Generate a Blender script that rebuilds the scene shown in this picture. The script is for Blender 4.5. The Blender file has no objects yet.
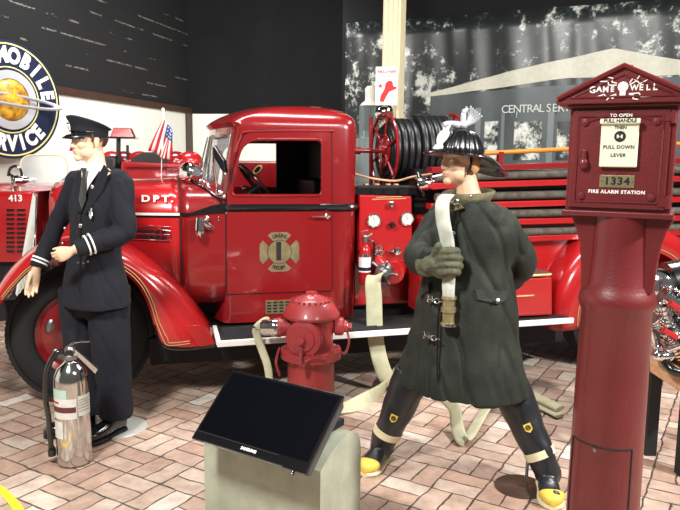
import bpy, bmesh, math, random
from mathutils import Vector, Matrix, Euler, noise
random.seed(7)
SC = bpy.context.scene
COL = SC.collection
PI = math.pi
# ------------------------------------------------------------------ camera
F = 680.0; CAMH = 1.6; PITCH = math.radians(7.96); ROLL = 0.012
CAM_R = Matrix.Rotation(PI/2-PITCH, 3, 'X') @ Matrix.Rotation(ROLL, 3, 'Z')
CAM_C = Vector((0, 0, CAMH))
cd = bpy.data.cameras.new('camera'); cam = bpy.data.objects.new('camera', cd); COL.objects.link(cam)
cam.matrix_world = Matrix.Translation(CAM_C) @ CAM_R.to_4x4()
cd.sensor_fit = 'HORIZONTAL'; cd.sensor_width = 36; cd.lens = 36*F/680.0; cd.clip_start = .05; cd.clip_end = 100
SC.camera = cam
# ------------------------------------------------------------------ world, lights, exposure
w = bpy.data.worlds.new('world'); SC.world = w; w.use_nodes = True
w.node_tree.nodes['Background'].inputs[0].default_value = (1, .97, .93, 1)
w.node_tree.nodes['Background'].inputs[1].default_value = .10
SC.view_settings.view_transform = 'Standard'; SC.view_settings.look = 'None'
SC.view_settings.exposure = 0.45; SC.view_settings.gamma = 1; SC.view_settings.use_curve_mapping = False
def area(name, loc, target, size, power, col=(1, .975, .94), sizey=None):
    l = bpy.data.lights.new(name, 'AREA'); l.energy = power; l.color = col; l.size = size
    if sizey: l.shape = 'RECTANGLE'; l.size_y = sizey
    o = bpy.data.objects.new(name, l); COL.objects.link(o); o.location = loc
    o.rotation_euler = (Vector(target)-Vector(loc)).to_track_quat('-Z', 'Y').to_euler()
    return o
area('ceiling_lamp_key', (3.7, 1.3, 3.5), (0.3, 4.0, .5), .25, 215)
area('ceiling_lamp_left', (-1.7, .7, 4.0), (-1.5, 4.0, .1), .6, 200)
area('ceiling_lamp_over_truck', (-.6, 4.9, 4.0), (-.6, 5.4, 0), 2.2, 75, sizey=.5)
area('ceiling_lamp_rear', (2.6, 5.2, 4.0), (2.2, 5.2, 0), 1.4, 70, sizey=.5)
area('ceiling_lamp_wall_wash', (-2.2, 7.6, 4.2), (-3.2, 10.5, .8), 1.2, 120, sizey=.6)
area('ceiling_lamp_far', (-1.0, 9.6, 3.9), (-1.2, 12.4, 1.0), .8, 60)
area('ceiling_lamp_mural', (2.4, 6.0, 4.1), (2.2, 8.6, 2.2), 1.0, 22)
area('ceiling_lamp_front', (2.2, .2, 4.2), (.6, 3.6, 0), 1.6, 48, sizey=.6)

# ------------------------------------------------------------------ photograph geometry helpers
def ray(px, py): return CAM_R @ Vector(((px-340)/F, -(py-255)/F, -1))
def at(px, py, Y):
    r = ray(px, py); return CAM_C + r*(Y/r.y)
def gr(px, py, h=0.0):
    r = ray(px, py); return CAM_C + r*((h-CAMH)/r.z)
# ------------------------------------------------------------------ materials
def mat(name, col, rough=.5, metal=0.0, coat=0.0, var=0.0, vscale=8.0, bump=0.0, bscale=40.0, col2=None, spec=None, stretch=None):
    m = bpy.data.materials.new(name); m.use_nodes = True
    nt = m.node_tree; b = nt.nodes['Principled BSDF']
    b.inputs['Base Color'].default_value = (*col, 1); b.inputs['Roughness'].default_value = rough
    b.inputs['Metallic'].default_value = metal; b.inputs['Coat Weight'].default_value = coat
    b.inputs['Coat Roughness'].default_value = .06
    if spec is not None: b.inputs['Specular IOR Level'].default_value = spec
    tc = nt.nodes.new('ShaderNodeTexCoord'); src = tc.outputs['Object']
    if stretch:
        mp = nt.nodes.new('ShaderNodeMapping'); mp.inputs['Scale'].default_value = stretch
        nt.links.new(src, mp.inputs['Vector']); src = mp.outputs[0]
    if var > 0:
        n = nt.nodes.new('ShaderNodeTexNoise'); n.inputs['Scale'].default_value = vscale; n.inputs['Detail'].default_value = 6
        nt.links.new(src, n.inputs['Vector'])
        r = nt.nodes.new('ShaderNodeValToRGB')
        c2 = col2 if col2 else tuple(max(0, c*(1-var)) for c in col)
        c1 = col if col2 else tuple(min(1, c*(1+var)) for c in col)
        r.color_ramp.elements[0].position = .35; r.color_ramp.elements[1].position = .65
        r.color_ramp.elements[0].color = (*c2, 1); r.color_ramp.elements[1].color = (*c1, 1)
        nt.links.new(n.outputs['Fac'], r.inputs['Fac']); nt.links.new(r.outputs['Color'], b.inputs['Base Color'])
    if bump > 0:
        n2 = nt.nodes.new('ShaderNodeTexNoise'); n2.inputs['Scale'].default_value = bscale; n2.inputs['Detail'].default_value = 4
        nt.links.new(src, n2.inputs['Vector'])
        bp = nt.nodes.new('ShaderNodeBump'); bp.inputs['Strength'].default_value = bump; bp.inputs['Distance'].default_value = .01
        nt.links.new(n2.outputs['Fac'], bp.inputs['Height']); nt.links.new(bp.outputs[0], b.inputs['Normal'])
    return m
def srgb(r, g, b):
    f = lambda c: ((c/255+.055)/1.055)**2.4 if c > 10 else c/255/12.92
    return (f(r), f(g), f(b))
M = {}
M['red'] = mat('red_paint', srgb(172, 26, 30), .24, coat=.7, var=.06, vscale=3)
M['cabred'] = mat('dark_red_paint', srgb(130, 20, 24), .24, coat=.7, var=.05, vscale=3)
M['hydrant'] = mat('hydrant_paint', srgb(150, 46, 48), .45, coat=.25, bump=.15, bscale=70, var=.08)
M['castred'] = mat('cast_iron_paint', srgb(102, 27, 29), .42, coat=.3, bump=.12, bscale=110, var=.1, vscale=5)
M['black'] = mat('black_paint', srgb(16, 16, 19), .25, coat=.6)
M['matteblack'] = mat('matte_black', srgb(20, 20, 22), .7, var=.1)
M['rubber'] = mat('tyre_rubber', srgb(26, 26, 28), .75, bump=.2, bscale=120, var=.15)
M['hoseblack'] = mat('black_rubber_hose', srgb(22, 22, 24), .36, bump=.1, bscale=90)
M['chrome'] = mat('chrome', (.82, .82, .82), .1, 1)
M['steel'] = mat('polished_steel', srgb(206, 206, 204), .12, 1)
M['silverpaint'] = mat('silver_enamel', srgb(190, 194, 200), .3, .3)
M['dull'] = mat('dull_metal', srgb(150, 150, 148), .4, 1, var=.15)
M['gold'] = mat('gold_leaf', srgb(206, 176, 120), .4, .4)
M['brass'] = mat('aged_brass', srgb(176, 164, 124), .32, .75, var=.15, vscale=20)
M['white'] = mat('white_paint', srgb(236, 235, 228), .5)
M['cream'] = mat('cream_board', srgb(226, 226, 210), .5, var=.04)
M['navy'] = mat('navy_wool', srgb(14, 16, 27), .92, bump=.15, bscale=300, var=.12, vscale=30)
M['shirt'] = mat('white_cotton', srgb(232, 232, 232), .8)
M['skin'] = mat('mannequin_skin', srgb(208, 170, 140), .5, var=.05, vscale=12)
M['skinpale'] = mat('pale_mannequin_skin', srgb(226, 192, 160), .5, var=.05, vscale=12)
M['lip'] = mat('lip_tint', srgb(206, 150, 126), .5)
M['hair'] = mat('brown_hair', srgb(74, 44, 28), .6, bump=.5, bscale=80, stretch=(3, 3, 1))
M['tanhair'] = mat('tan_ear_flap', srgb(190, 138, 92), .6, bump=.4, bscale=60)
M['coat'] = mat('rubberised_coat', srgb(38, 43, 36), .66, bump=.25, bscale=120, var=.3, vscale=9, spec=.3)
M['olive'] = mat('olive_corduroy', srgb(104, 98, 72), .85, bump=.4, bscale=90, var=.2, vscale=30)
M['glove'] = mat('olive_leather_glove', srgb(84, 86, 66), .7, bump=.5, bscale=70, var=.25, vscale=25)
M['boot'] = mat('boot_rubber', srgb(28, 31, 36), .38, coat=.2, bump=.15, bscale=30)
M['yellow'] = mat('yellow_rubber', srgb(214, 184, 74), .5, var=.08)
M['sole'] = mat('cream_rubber', srgb(226, 214, 176), .6, var=.08)
M['hose'] = mat('cotton_hose', srgb(192, 190, 158), .85, bump=.5, bscale=260, var=.1, vscale=14)
M['suction'] = mat('grey_ribbed_hose', srgb(88, 82, 73), .75, bump=.3, bscale=120, var=.3, vscale=25)
M['wood'] = mat('pale_plywood', srgb(198, 154, 116), .6, var=.15, vscale=9, stretch=(1, 6, 6))
M['orangewood'] = mat('varnished_pole', srgb(206, 128, 44), .35, coat=.4)
M['concrete'] = mat('mottled_green_plaster', srgb(170, 174, 154), .75, var=.12, vscale=9, bump=.15)
M['screen'] = mat('screen_glass', srgb(6, 7, 12), .2, spec=.15)
M['bezel'] = mat('glossy_black_plastic', srgb(10, 10, 13), .18, coat=.5)
M['greyplastic'] = mat('grey_plastic', srgb(70, 74, 80), .45)
M['column'] = mat('cream_enamel', srgb(226, 214, 178), .5, var=.04)
M['brown'] = mat('brown_trim', srgb(64, 40, 30), .5, var=.15)
M['blackwall'] = mat('black_wall_paint', srgb(11, 12, 14), .98, var=.2, vscale=2, bump=.2)
M['whitewall'] = mat('white_wall_panel', srgb(226, 228, 218), .7, var=.02)
M['ivory'] = mat('ivory_enamel', srgb(232, 232, 206), .4, var=.05)
M['blackink'] = mat('black_lettering', srgb(18, 18, 20), .6)
M['whiteink'] = mat('white_lettering', srgb(240, 238, 232), .6)
M['redink'] = mat('red_lettering', srgb(190, 28, 34), .6)
M['navyenamel'] = mat('navy_enamel', srgb(22, 30, 58), .35, coat=.3)
M['yellowenamel'] = mat('yellow_enamel', srgb(214, 206, 130), .4)
M['goldenamel'] = mat('gold_globe_paint', srgb(226, 178, 56), .4, var=.4, vscale=12, col2=srgb(140, 96, 24))
M['flagred'] = mat('flag_red', srgb(196, 36, 52), .8)
M['flagblue'] = mat('flag_blue', srgb(52, 76, 148), .8)
M['labelgrey'] = mat('paper_label', srgb(214, 214, 206), .6, var=.06, vscale=30)
M['maroon'] = mat('maroon_label_band', srgb(96, 48, 50), .6)
M['mint'] = mat('mint_label', srgb(178, 206, 190), .6)
M['gauge'] = mat('gauge_face', srgb(222, 220, 208), .4)
M['disc'] = mat('stand_plate', srgb(196, 196, 190), .28, .3)
M['darkdisc'] = mat('dark_stand_plate', srgb(92, 76, 64), .35, .5)
M['seat'] = mat('black_vinyl', srgb(26, 26, 28), .45)
M['greyglass'] = mat('grey_ribbed_glass', srgb(120, 132, 132), .2, .2)
def glassmat(name, col, alpha, rough=.03):
    m = bpy.data.materials.new(name); m.use_nodes = True; nt = m.node_tree
    b = nt.nodes['Principled BSDF']; b.inputs['Base Color'].default_value = (*col, 1); b.inputs['Roughness'].default_value = rough
    b.inputs['Alpha'].default_value = alpha
    return m
M['glass'] = glassmat('window_glass', (.75, .8, .82), .22)

# ------------------------------------------------------------------ mesh helpers
ROOTM = {}
def root_of(o):
    while o.parent: o = o.parent
    return o
def thing(name, label, cat, loc=(0, 0, 0), rotz=0.0, group=None):
    o = bpy.data.objects.new(name, None); COL.objects.link(o); o.empty_display_size = .1
    o.location = loc; o.rotation_euler = (0, 0, rotz); o['label'] = label; o['category'] = cat
    if group: o['group'] = group
    ROOTM[o.name] = Matrix.Translation(Vector(loc)) @ Matrix.Rotation(rotz, 4, 'Z')
    return o
def tag(o, label, cat, group=None, kind=None):
    o['label'] = label; o['category'] = cat
    if group: o['group'] = group
    if kind: o['kind'] = kind
    return o
def obj(name, bm, m, parent=None, W=False, smooth=True, bevel=0.0, label=None, angle=40, centre=False):
    if W and parent is not None:
        bmesh.ops.transform(bm, matrix=ROOTM[root_of(parent).name].inverted(), verts=bm.verts)
    loc = None
    if parent is None and centre and len(bm.verts):
        xs = [v.co.x for v in bm.verts]; ys = [v.co.y for v in bm.verts]; zs = [v.co.z for v in bm.verts]
        loc = Vector(((min(xs)+max(xs))/2, (min(ys)+max(ys))/2, min(zs)))
        bmesh.ops.translate(bm, vec=-loc, verts=bm.verts)
    bmesh.ops.recalc_face_normals(bm, faces=bm.faces)
    me = bpy.data.meshes.new(name); bm.to_mesh(me); bm.free()
    for p in me.polygons: p.use_smooth = smooth
    if smooth:
        try: me.set_sharp_from_angle(angle=math.radians(angle))
        except Exception: pass
    ms = m if isinstance(m, (list, tuple)) else [m]
    for k in ms: me.materials.append(M[k] if isinstance(k, str) else k)
    o = bpy.data.objects.new(name, me); COL.objects.link(o)
    if loc is not None: o.location = loc
    if parent is not None: o.parent = parent
    if bevel > 0:
        bv = o.modifiers.new('bevel', 'BEVEL'); bv.width = bevel; bv.segments = 2; bv.limit_method = 'ANGLE'
    if label: o['label'] = label
    return o
def nb(): return bmesh.new()
def rings(bm, rs, cap0=True, cap1=True, close=False):
    vs = [[bm.verts.new(p) for p in r] for r in rs]
    n = len(vs[0]); fs = []
    R = len(vs)
    for i in range(R if close else R-1):
        a, b = vs[i], vs[(i+1) % R]
        for j in range(n):
            try: fs.append(bm.faces.new((a[j], a[(j+1) % n], b[(j+1) % n], b[j])))
            except ValueError: pass
    if not close:
        if cap0: bm.faces.new(list(reversed(vs[0])))
        if cap1: bm.faces.new(vs[-1])
    return fs
def box(bm, c, s, mtx=None):
    """c centre, s full size; mtx optional 4x4 applied after"""
    vs = []
    for dx in (-.5, .5):
        for dy in (-.5, .5):
            for dz in (-.5, .5):
                p = Vector((c[0]+dx*s[0], c[1]+dy*s[1], c[2]+dz*s[2]))
                vs.append(bm.verts.new(mtx @ p if mtx else p))
    for f in ((0, 1, 3, 2), (4, 6, 7, 5), (0, 4, 5, 1), (2, 3, 7, 6), (0, 2, 6, 4), (1, 5, 7, 3)):
        bm.faces.new([vs[i] for i in f])
def hexa(bm, p8):
    """8 points: bottom loop 4, top loop 4"""
    vs = [bm.verts.new(p) for p in p8]
    bm.faces.new(vs[3::-1]); bm.faces.new(vs[4:])
    for i in range(4): bm.faces.new((vs[i], vs[(i+1) % 4], vs[4+(i+1) % 4], vs[4+i]))
def prism(bm, poly, depth):
    """poly: list of Vectors, depth: Vector"""
    d = Vector(depth)
    a = [bm.verts.new(p) for p in poly]; b = [bm.verts.new(Vector(p)+d) for p in poly]
    n = len(a)
    bm.faces.new(a); bm.faces.new(list(reversed(b)))
    for i in range(n): bm.faces.new((a[i], b[i], b[(i+1) % n], a[(i+1) % n]))
def catmull(pts, k=6):
    pts = [Vector(p) for p in pts]
    if len(pts) < 3: return pts
    out = []
    P = [pts[0]*2-pts[1]]+pts+[pts[-1]*2-pts[-2]]
    for i in range(1, len(P)-2):
        p0, p1, p2, p3 = P[i-1], P[i], P[i+1], P[i+2]
        for j in range(k):
            t = j/k
            out.append(.5*((2*p1)+(-p0+p2)*t+(2*p0-5*p1+4*p2-p3)*t*t+(-p0+3*p1-3*p2+p3)*t*t*t))
    out.append(pts[-1]); return out
def lerpl(a, t):
    """sample list a at 0..1"""
    x = t*(len(a)-1); i = min(int(x), len(a)-2); f = x-i
    return a[i]*(1-f)+a[i+1]*f
def tube(bm, pts, r, n=10, k=0, cap=True, flat=1.0, up=None, closed=False):
    """round (or flattened) tube along pts; r number or list"""
    if k: pts = catmull(pts, k)
    pts = [Vector(p) for p in pts]; N = len(pts)
    rl = r if isinstance(r, (list, tuple)) else [r, r]
    rs = []; prev = None
    for i, p in enumerate(pts):
        if closed: t = (pts[(i+1) % N]-pts[i-1]).normalized()
        else: t = (pts[min(i+1, N-1)]-pts[max(i-1, 0)]).normalized()
        if up is not None:
            a = Vector(up).cross(t)
            if a.length < 1e-4: a = Vector((1, 0, 0)).cross(t)
            a.normalize()
        elif prev is None:
            a = t.orthogonal().normalized()
        else:
            a = (prev-t*prev.dot(t)).normalized()
        prev = a; b = t.cross(a)
        rr = lerpl([float(x) for x in rl], i/(N-1))
        rs.append([p+a*(rr*math.cos(2*PI*j/n))+b*(rr*flat*math.sin(2*PI*j/n)) for j in range(n)])
    rings(bm, rs, cap, cap, close=closed)
def lathe(bm, prof, n=32, mtx=None, cap=True):
    """prof: (r,z) list about local Z"""
    rs = []
    for r, z in prof:
        ring = [Vector((max(r, 1e-4)*math.cos(2*PI*j/n), max(r, 1e-4)*math.sin(2*PI*j/n), z)) for j in range(n)]
        rs.append([mtx @ p for p in ring] if mtx else ring)
    rings(bm, rs, cap, cap)
def frame(o, zdir, xdir=None):
    z = Vector(zdir).normalized()
    x = Vector(xdir) if xdir is not None else z.orthogonal()
    x = (x-z*x.dot(z)).normalized(); y = z.cross(x)
    m = Matrix((x, y, z)).transposed().to_4x4(); m.translation = Vector(o); return m
def ell(bm, c, r, mtx=None, u=16, v=10):
    rs = []
    for i in range(v+1):
        ph = -PI/2+PI*i/v
        rs.append([Vector((c[0]+r[0]*max(math.cos(ph), .01)*math.cos(2*PI*j/u), c[1]+r[1]*max(math.cos(ph), .01)*math.sin(2*PI*j/u), c[2]+r[2]*math.sin(ph))) for j in range(u)])
    if mtx: rs = [[mtx @ p for p in q] for q in rs]
    rings(bm, rs)
def text(bm, s, size, mtx, ext=.0012, bold=0.0, sx=1.0, spacing=1.0):
    cu = bpy.data.curves.new('t', 'FONT'); cu.body = s; cu.size = size; cu.extrude = ext; cu.offset = bold
    cu.align_x = 'CENTER'; cu.align_y = 'CENTER'; cu.space_character = spacing; cu.resolution_u = 3
    o = bpy.data.objects.new('t', cu)
    me = o.to_mesh(); v0 = len(bm.verts)
    t = bmesh.new(); t.from_mesh(me)
    bmesh.ops.transform(t, matrix=mtx @ Matrix.Diagonal((sx, 1, 1, 1)), verts=t.verts)
    tm = bpy.data.meshes.new('tt'); t.to_mesh(tm); t.free(); bm.from_mesh(tm)
    bpy.data.meshes.remove(tm); o.to_mesh_clear(); bpy.data.objects.remove(o); bpy.data.curves.remove(cu)
def tframe(o, right, up):
    """frame with local x=right, y=up, z toward viewer"""
    x = Vector(right).normalized(); y = (Vector(up)-x*Vector(up).dot(x)).normalized(); z = x.cross(y)
    m = Matrix((x, y, z)).transposed().to_4x4(); m.translation = Vector(o); return m
def remesh(bm, voxel, smooth=4, disp=None, factor=.5):
    bmesh.ops.recalc_face_normals(bm, faces=bm.faces)
    me = bpy.data.meshes.new('r'); bm.to_mesh(me); bm.free()
    o = bpy.data.objects.new('r', me); COL.objects.link(o)
    md = o.modifiers.new('r', 'REMESH'); md.mode = 'VOXEL'; md.voxel_size = voxel
    if smooth:
        s = o.modifiers.new('s', 'SMOOTH'); s.iterations = smooth; s.factor = factor
    dg = bpy.context.evaluated_depsgraph_get(); dg.update()
    m2 = bpy.data.meshes.new_from_object(o.evaluated_get(dg))
    out = bmesh.new(); out.from_mesh(m2)
    bpy.data.objects.remove(o); bpy.data.meshes.remove(me); bpy.data.meshes.remove(m2)
    if disp:
        out.normal_update()
        mv = [(v, v.normal*disp(v.co, v.normal)) for v in out.verts]
        for v, d in mv: v.co += d
    return out
def boolean(base, cutters):
    """base bm minus list of cutter bms (each closed)"""
    def mk(bm):
        bmesh.ops.recalc_face_normals(bm, faces=bm.faces)
        me = bpy.data.meshes.new('b'); bm.to_mesh(me); bm.free()
        o = bpy.data.objects.new('b', me); COL.objects.link(o); return o
    o = mk(base); cs = [mk(c) for c in cutters]
    for c in cs:
        md = o.modifiers.new('b', 'BOOLEAN'); md.operation = 'DIFFERENCE'; md.solver = 'EXACT'; md.object = c
    dg = bpy.context.evaluated_depsgraph_get(); dg.update()
    m2 = bpy.data.meshes.new_from_object(o.evaluated_get(dg))
    out = bmesh.new(); out.from_mesh(m2); bpy.data.meshes.remove(m2)
    for x in [o]+cs:
        me = x.data; bpy.data.objects.remove(x); bpy.data.meshes.remove(me)
    return out
def rrect(w, h, r, k=5):
    """rounded rectangle points 2d centred"""
    out = []
    for cx, cy, a0 in ((w/2-r, h/2-r, 0), (-w/2+r, h/2-r, PI/2), (-w/2+r, -h/2+r, PI), (w/2-r, -h/2+r, 1.5*PI)):
        for i in range(k+1):
            a = a0+PI/2*i/k; out.append((cx+r*math.cos(a), cy+r*math.sin(a)))
    return out
def copy_tree(o, parent=None):
    c = o.copy(); COL.objects.link(c); c.parent = parent
    if o.name in ROOTM: ROOTM[c.name] = ROOTM[o.name].copy()
    for ch in list(o.children): copy_tree(ch, c)
    return c
# ------------------------------------------------------------------ SETTING
def struct(name, bm, m, smooth=False, bevel=0):
    o = obj(name, bm, m, smooth=smooth, bevel=bevel); o['kind'] = 'structure'; return o
def brick_floor():
    m = bpy.data.materials.new('basket_weave_brick'); m.use_nodes = True; nt = m.node_tree; N = nt.nodes; L = nt.links
    b = N['Principled BSDF']
    def math_(op, a, c=None, d=None):
        n = N.new('ShaderNodeMath'); n.operation = op
        for i, v in enumerate((a, c, d)):
            if v is None: continue
            if isinstance(v, (int, float)): n.inputs[i].default_value = v
            else: L.new(v, n.inputs[i])
        return n.outputs[0]
    tc = N.new('ShaderNodeTexCoord')
    # slight wobble of the joints
    wn = N.new('ShaderNodeTexNoise'); wn.inputs['Scale'].default_value = 9; L.new(tc.outputs['Object'], wn.inputs['Vector'])
    sub = N.new('ShaderNodeVectorMath'); sub.operation = 'SUBTRACT'; L.new(wn.outputs['Color'], sub.inputs[0]); sub.inputs[1].default_value = (.5, .5, .5)
    scl = N.new('ShaderNodeVectorMath'); scl.operation = 'SCALE'; L.new(sub.outputs[0], scl.inputs[0]); scl.inputs['Scale'].default_value = .03
    add = N.new('ShaderNodeVectorMath'); L.new(tc.outputs['Object'], add.inputs[0]); L.new(scl.outputs[0], add.inputs[1])
    mp = N.new('ShaderNodeMapping'); L.new(add.outputs[0], mp.inputs['Vector'])
    cell = .23
    mp.inputs['Rotation'].default_value = (0, 0, math.radians(30.8)); mp.inputs['Scale'].default_value = (1/cell, 1/cell, 1)
    sp = N.new('ShaderNodeSeparateXYZ'); L.new(mp.outputs[0], sp.inputs[0])
    X = math_('ADD', sp.outputs[0], .35); Y = math_('ADD', sp.outputs[1], .1)
    ix = math_('FLOOR', X); iy = math_('FLOOR', Y)
    par = math_('ABSOLUTE', math_('MODULO', math_('ADD', ix, iy), 2))
    par = math_('GREATER_THAN', par, .5)
    fx = math_('FRACT', X); fy = math_('FRACT', Y)
    inv = math_('SUBTRACT', 1, par)
    u = math_('ADD', math_('MULTIPLY', fx, inv), math_('MULTIPLY', fy, par))
    v = math_('ADD', math_('MULTIPLY', fy, inv), math_('MULTIPLY', fx, par))
    v2 = math_('MULTIPLY', v, 2); k = math_('FLOOR', v2); fv = math_('FRACT', v2)
    du = math_('MULTIPLY', math_('MINIMUM', u, math_('SUBTRACT', 1, u)), cell)
    dv = math_('MULTIPLY', math_('MINIMUM', fv, math_('SUBTRACT', 1, fv)), cell/2)
    d = math_('MINIMUM', du, dv)
    n3 = N.new('ShaderNodeTexNoise'); n3.inputs['Scale'].default_value = 14; n3.inputs['Detail'].default_value = 5; L.new(tc.outputs['Object'], n3.inputs['Vector'])
    wj = math_('MULTIPLY', n3.outputs['Fac'], .009)
    mr = N.new('ShaderNodeMapRange'); L.new(math_('SUBTRACT', d, wj), mr.inputs['Value'])
    mr.inputs['From Min'].default_value = -.0025; mr.inputs['From Max'].default_value = .002
    cb = N.new('ShaderNodeCombineXYZ'); L.new(ix, cb.inputs[0]); L.new(iy, cb.inputs[1]); L.new(k, cb.inputs[2])
    wh = N.new('ShaderNodeTexWhiteNoise'); L.new(cb.outputs[0], wh.inputs['Vector'])
    cr = N.new('ShaderNodeValToRGB'); L.new(wh.outputs['Value'], cr.inputs['Fac'])
    e = cr.color_ramp.elements
    e[0].position = 0; e[0].color = (*srgb(178, 146, 128), 1); e[1].position = 1; e[1].color = (*srgb(236, 224, 210), 1)
    for p_, c_ in ((.3, (190, 162, 144)), (.55, (198, 174, 157)), (.8, (204, 182, 166)), (.93, (214, 198, 184)), (.95, (232, 224, 214))):
        x = e.new(p_); x.color = (*srgb(*c_), 1)
    n4 = N.new('ShaderNodeTexNoise'); n4.inputs['Scale'].default_value = 9; n4.inputs['Detail'].default_value = 8; n4.inputs['Roughness'].default_value = .7; L.new(tc.outputs['Object'], n4.inputs['Vector'])
    mx = N.new('ShaderNodeMix'); mx.data_type = 'RGBA'; mx.blend_type = 'MULTIPLY'; mx.inputs['Factor'].default_value = 1
    r4 = N.new('ShaderNodeValToRGB'); r4.color_ramp.elements[0].color = (.58, .55, .53, 1); r4.color_ramp.elements[0].position = .3
    r4.color_ramp.elements[1].color = (1.0, 1.0, 1.0, 1); r4.color_ramp.elements[1].position = .62
    L.new(n4.outputs['Fac'], r4.inputs[0]); L.new(cr.outputs[0], mx.inputs['A']); L.new(r4.outputs[0], mx.inputs['B'])
    mj = N.new('ShaderNodeMix'); mj.data_type = 'RGBA'; L.new(mr.outputs[0], mj.inputs['Factor'])
    mj.inputs['A'].default_value = (*srgb(70, 56, 50), 1); L.new(mx.outputs['Result'], mj.inputs['B'])
    L.new(mj.outputs['Result'], b.inputs['Base Color'])
    b.inputs['Roughness'].default_value = .55
    bp = N.new('ShaderNodeBump'); bp.inputs['Strength'].default_value = .6; bp.inputs['Distance'].default_value = .006
    hh = math_('ADD', mr.outputs[0], math_('MULTIPLY', n4.outputs['Fac'], .35)); hh = math_('ADD', hh, math_('MULTIPLY', wh.outputs['Value'], .25))
    L.new(hh, bp.inputs['Height']); L.new(bp.outputs[0], b.inputs['Normal'])
    return m
bm = nb(); box(bm, (1, 6.5, -.05), (14, 16, .1)); struct('floor', bm, brick_floor())
# left wall line: passes (-3.99, 7.98) and (-2.79, 12.65); white panel with brown trim below, scuffed black brick above
WA = Vector((-3.99, 7.98, 0)); WB = Vector((-2.79, 12.65, 0)); wd = (WB-WA).normalized(); wn_ = Vector((wd.y, -wd.x, 0))  # wn_ faces the room
def wallq(bm, A, B, z0, z1, n, th):
    prism(bm, [Vector((A.x, A.y, z0)), Vector((B.x, B.y, z0)), Vector((B.x, B.y, z1)), Vector((A.x, A.y, z1))], n*th)
def scuffed_brick():
    m = mat('scuffed_black_brick', srgb(12, 13, 15), .95); nt = m.node_tree; N = nt.nodes; L = nt.links; b = N['Principled BSDF']
    tc = N.new('ShaderNodeTexCoord'); sp = N.new('ShaderNodeSeparateXYZ'); L.new(tc.outputs['Object'], sp.inputs[0])
    def mth(op, a, c=None):
        n = N.new('ShaderNodeMath'); n.operation = op
        for i, v in enumerate((a, c)):
            if v is None: continue
            if isinstance(v, (int, float)): n.inputs[i].default_value = v
            else: L.new(v, n.inputs[i])
        return n.outputs[0]
    zz = mth('FRACT', mth('MULTIPLY', sp.outputs[2], 1/.2))
    dz = mth('MINIMUM', zz, mth('SUBTRACT', 1, zz))
    n1 = N.new('ShaderNodeTexNoise'); n1.inputs['Scale'].default_value = 1.2; n1.inputs['Detail'].default_value = 6
    mp = N.new('ShaderNodeMapping'); mp.inputs['Scale'].default_value = (1, 1, 4); L.new(tc.outputs['Object'], mp.inputs[0]); L.new(mp.outputs[0], n1.inputs['Vector'])
    n2 = N.new('ShaderNodeTexNoise'); n2.inputs['Scale'].default_value = 14; n2.inputs['Detail'].default_value = 8; L.new(tc.outputs['Object'], n2.inputs['Vector'])
    ln = mth('LESS_THAN', mth('ADD', dz, mth('MULTIPLY', mth('SUBTRACT', n2.outputs['Fac'], .5), .25)), .06)
    msk = mth('GREATER_THAN', n1.outputs['Fac'], .54)
    wear = mth('MULTIPLY', mth('MULTIPLY', ln, msk), mth('GREATER_THAN', n2.outputs['Fac'], .44))
    mx = N.new('ShaderNodeMix'); mx.data_type = 'RGBA'; L.new(mth('MULTIPLY', wear, .4), mx.inputs['Factor'])
    mx.inputs['A'].default_value = (*srgb(12, 13, 15), 1); mx.inputs['B'].default_value = (*srgb(150, 148, 142), 1)
    L.new(mx.outputs['Result'], b.inputs['Base Color'])
    bp = N.new('ShaderNodeBump'); bp.inputs['Strength'].default_value = .5; bp.inputs['Distance'].default_value = .01; L.new(mth('GREATER_THAN', dz, .06), bp.inputs['Height']); L.new(bp.outputs[0], b.inputs['Normal'])
    return m
A0 = WA-wd*7.0; PZ = 2.4
bm = nb(); wallq(bm, A0, WB, 0, 4.6, -wn_, .2); struct('wall_left', bm, scuffed_brick())
bm = nb(); wallq(bm, A0, WB-wd*.1, 0, PZ, wn_, .04); struct('trim_1', bm, 'whitewall')
bm = nb()
wallq(bm, A0, WB, PZ, PZ+.1, wn_, .07); wallq(bm, WB-wd*.22, WB, 0, PZ, wn_, .07); struct('trim_2', bm, 'brown')
# wall beyond, black above and white below
bd = Vector((1, -.12, 0)).normalized(); bn = Vector((bd.y, -bd.x, 0)); BB = WB+bd*7.5
bm = nb(); wallq(bm, WB, BB, PZ, 4.6, -bn, .2); struct('wall_back', bm, 'blackwall')
bm = nb(); wallq(bm, WB, BB, 0, PZ, -bn, .16); struct('trim_3', bm, 'whitewall')
# black wall that carries the mural
MU = at(347, 24, 9.5); MR = Vector((4.6, 7.42, 0)); MU0 = Vector((MU.x, MU.y, 0)); md_ = (Vector((3.87, 7.74, 0))-MU0).normalized(); mn = Vector((md_.y, -md_.x, 0))
bm = nb(); wallq(bm, MU0-md_*.12-mn*.12, MU0+md_*6.5-mn*.12, 0, 4.6, -mn, .15); struct('wall_right', bm, 'blackwall')
bm = nb(); box(bm, (1, 8.8, 4.7), (14, 9.4, .15)); struct('ceiling', bm, 'blackwall')

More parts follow.
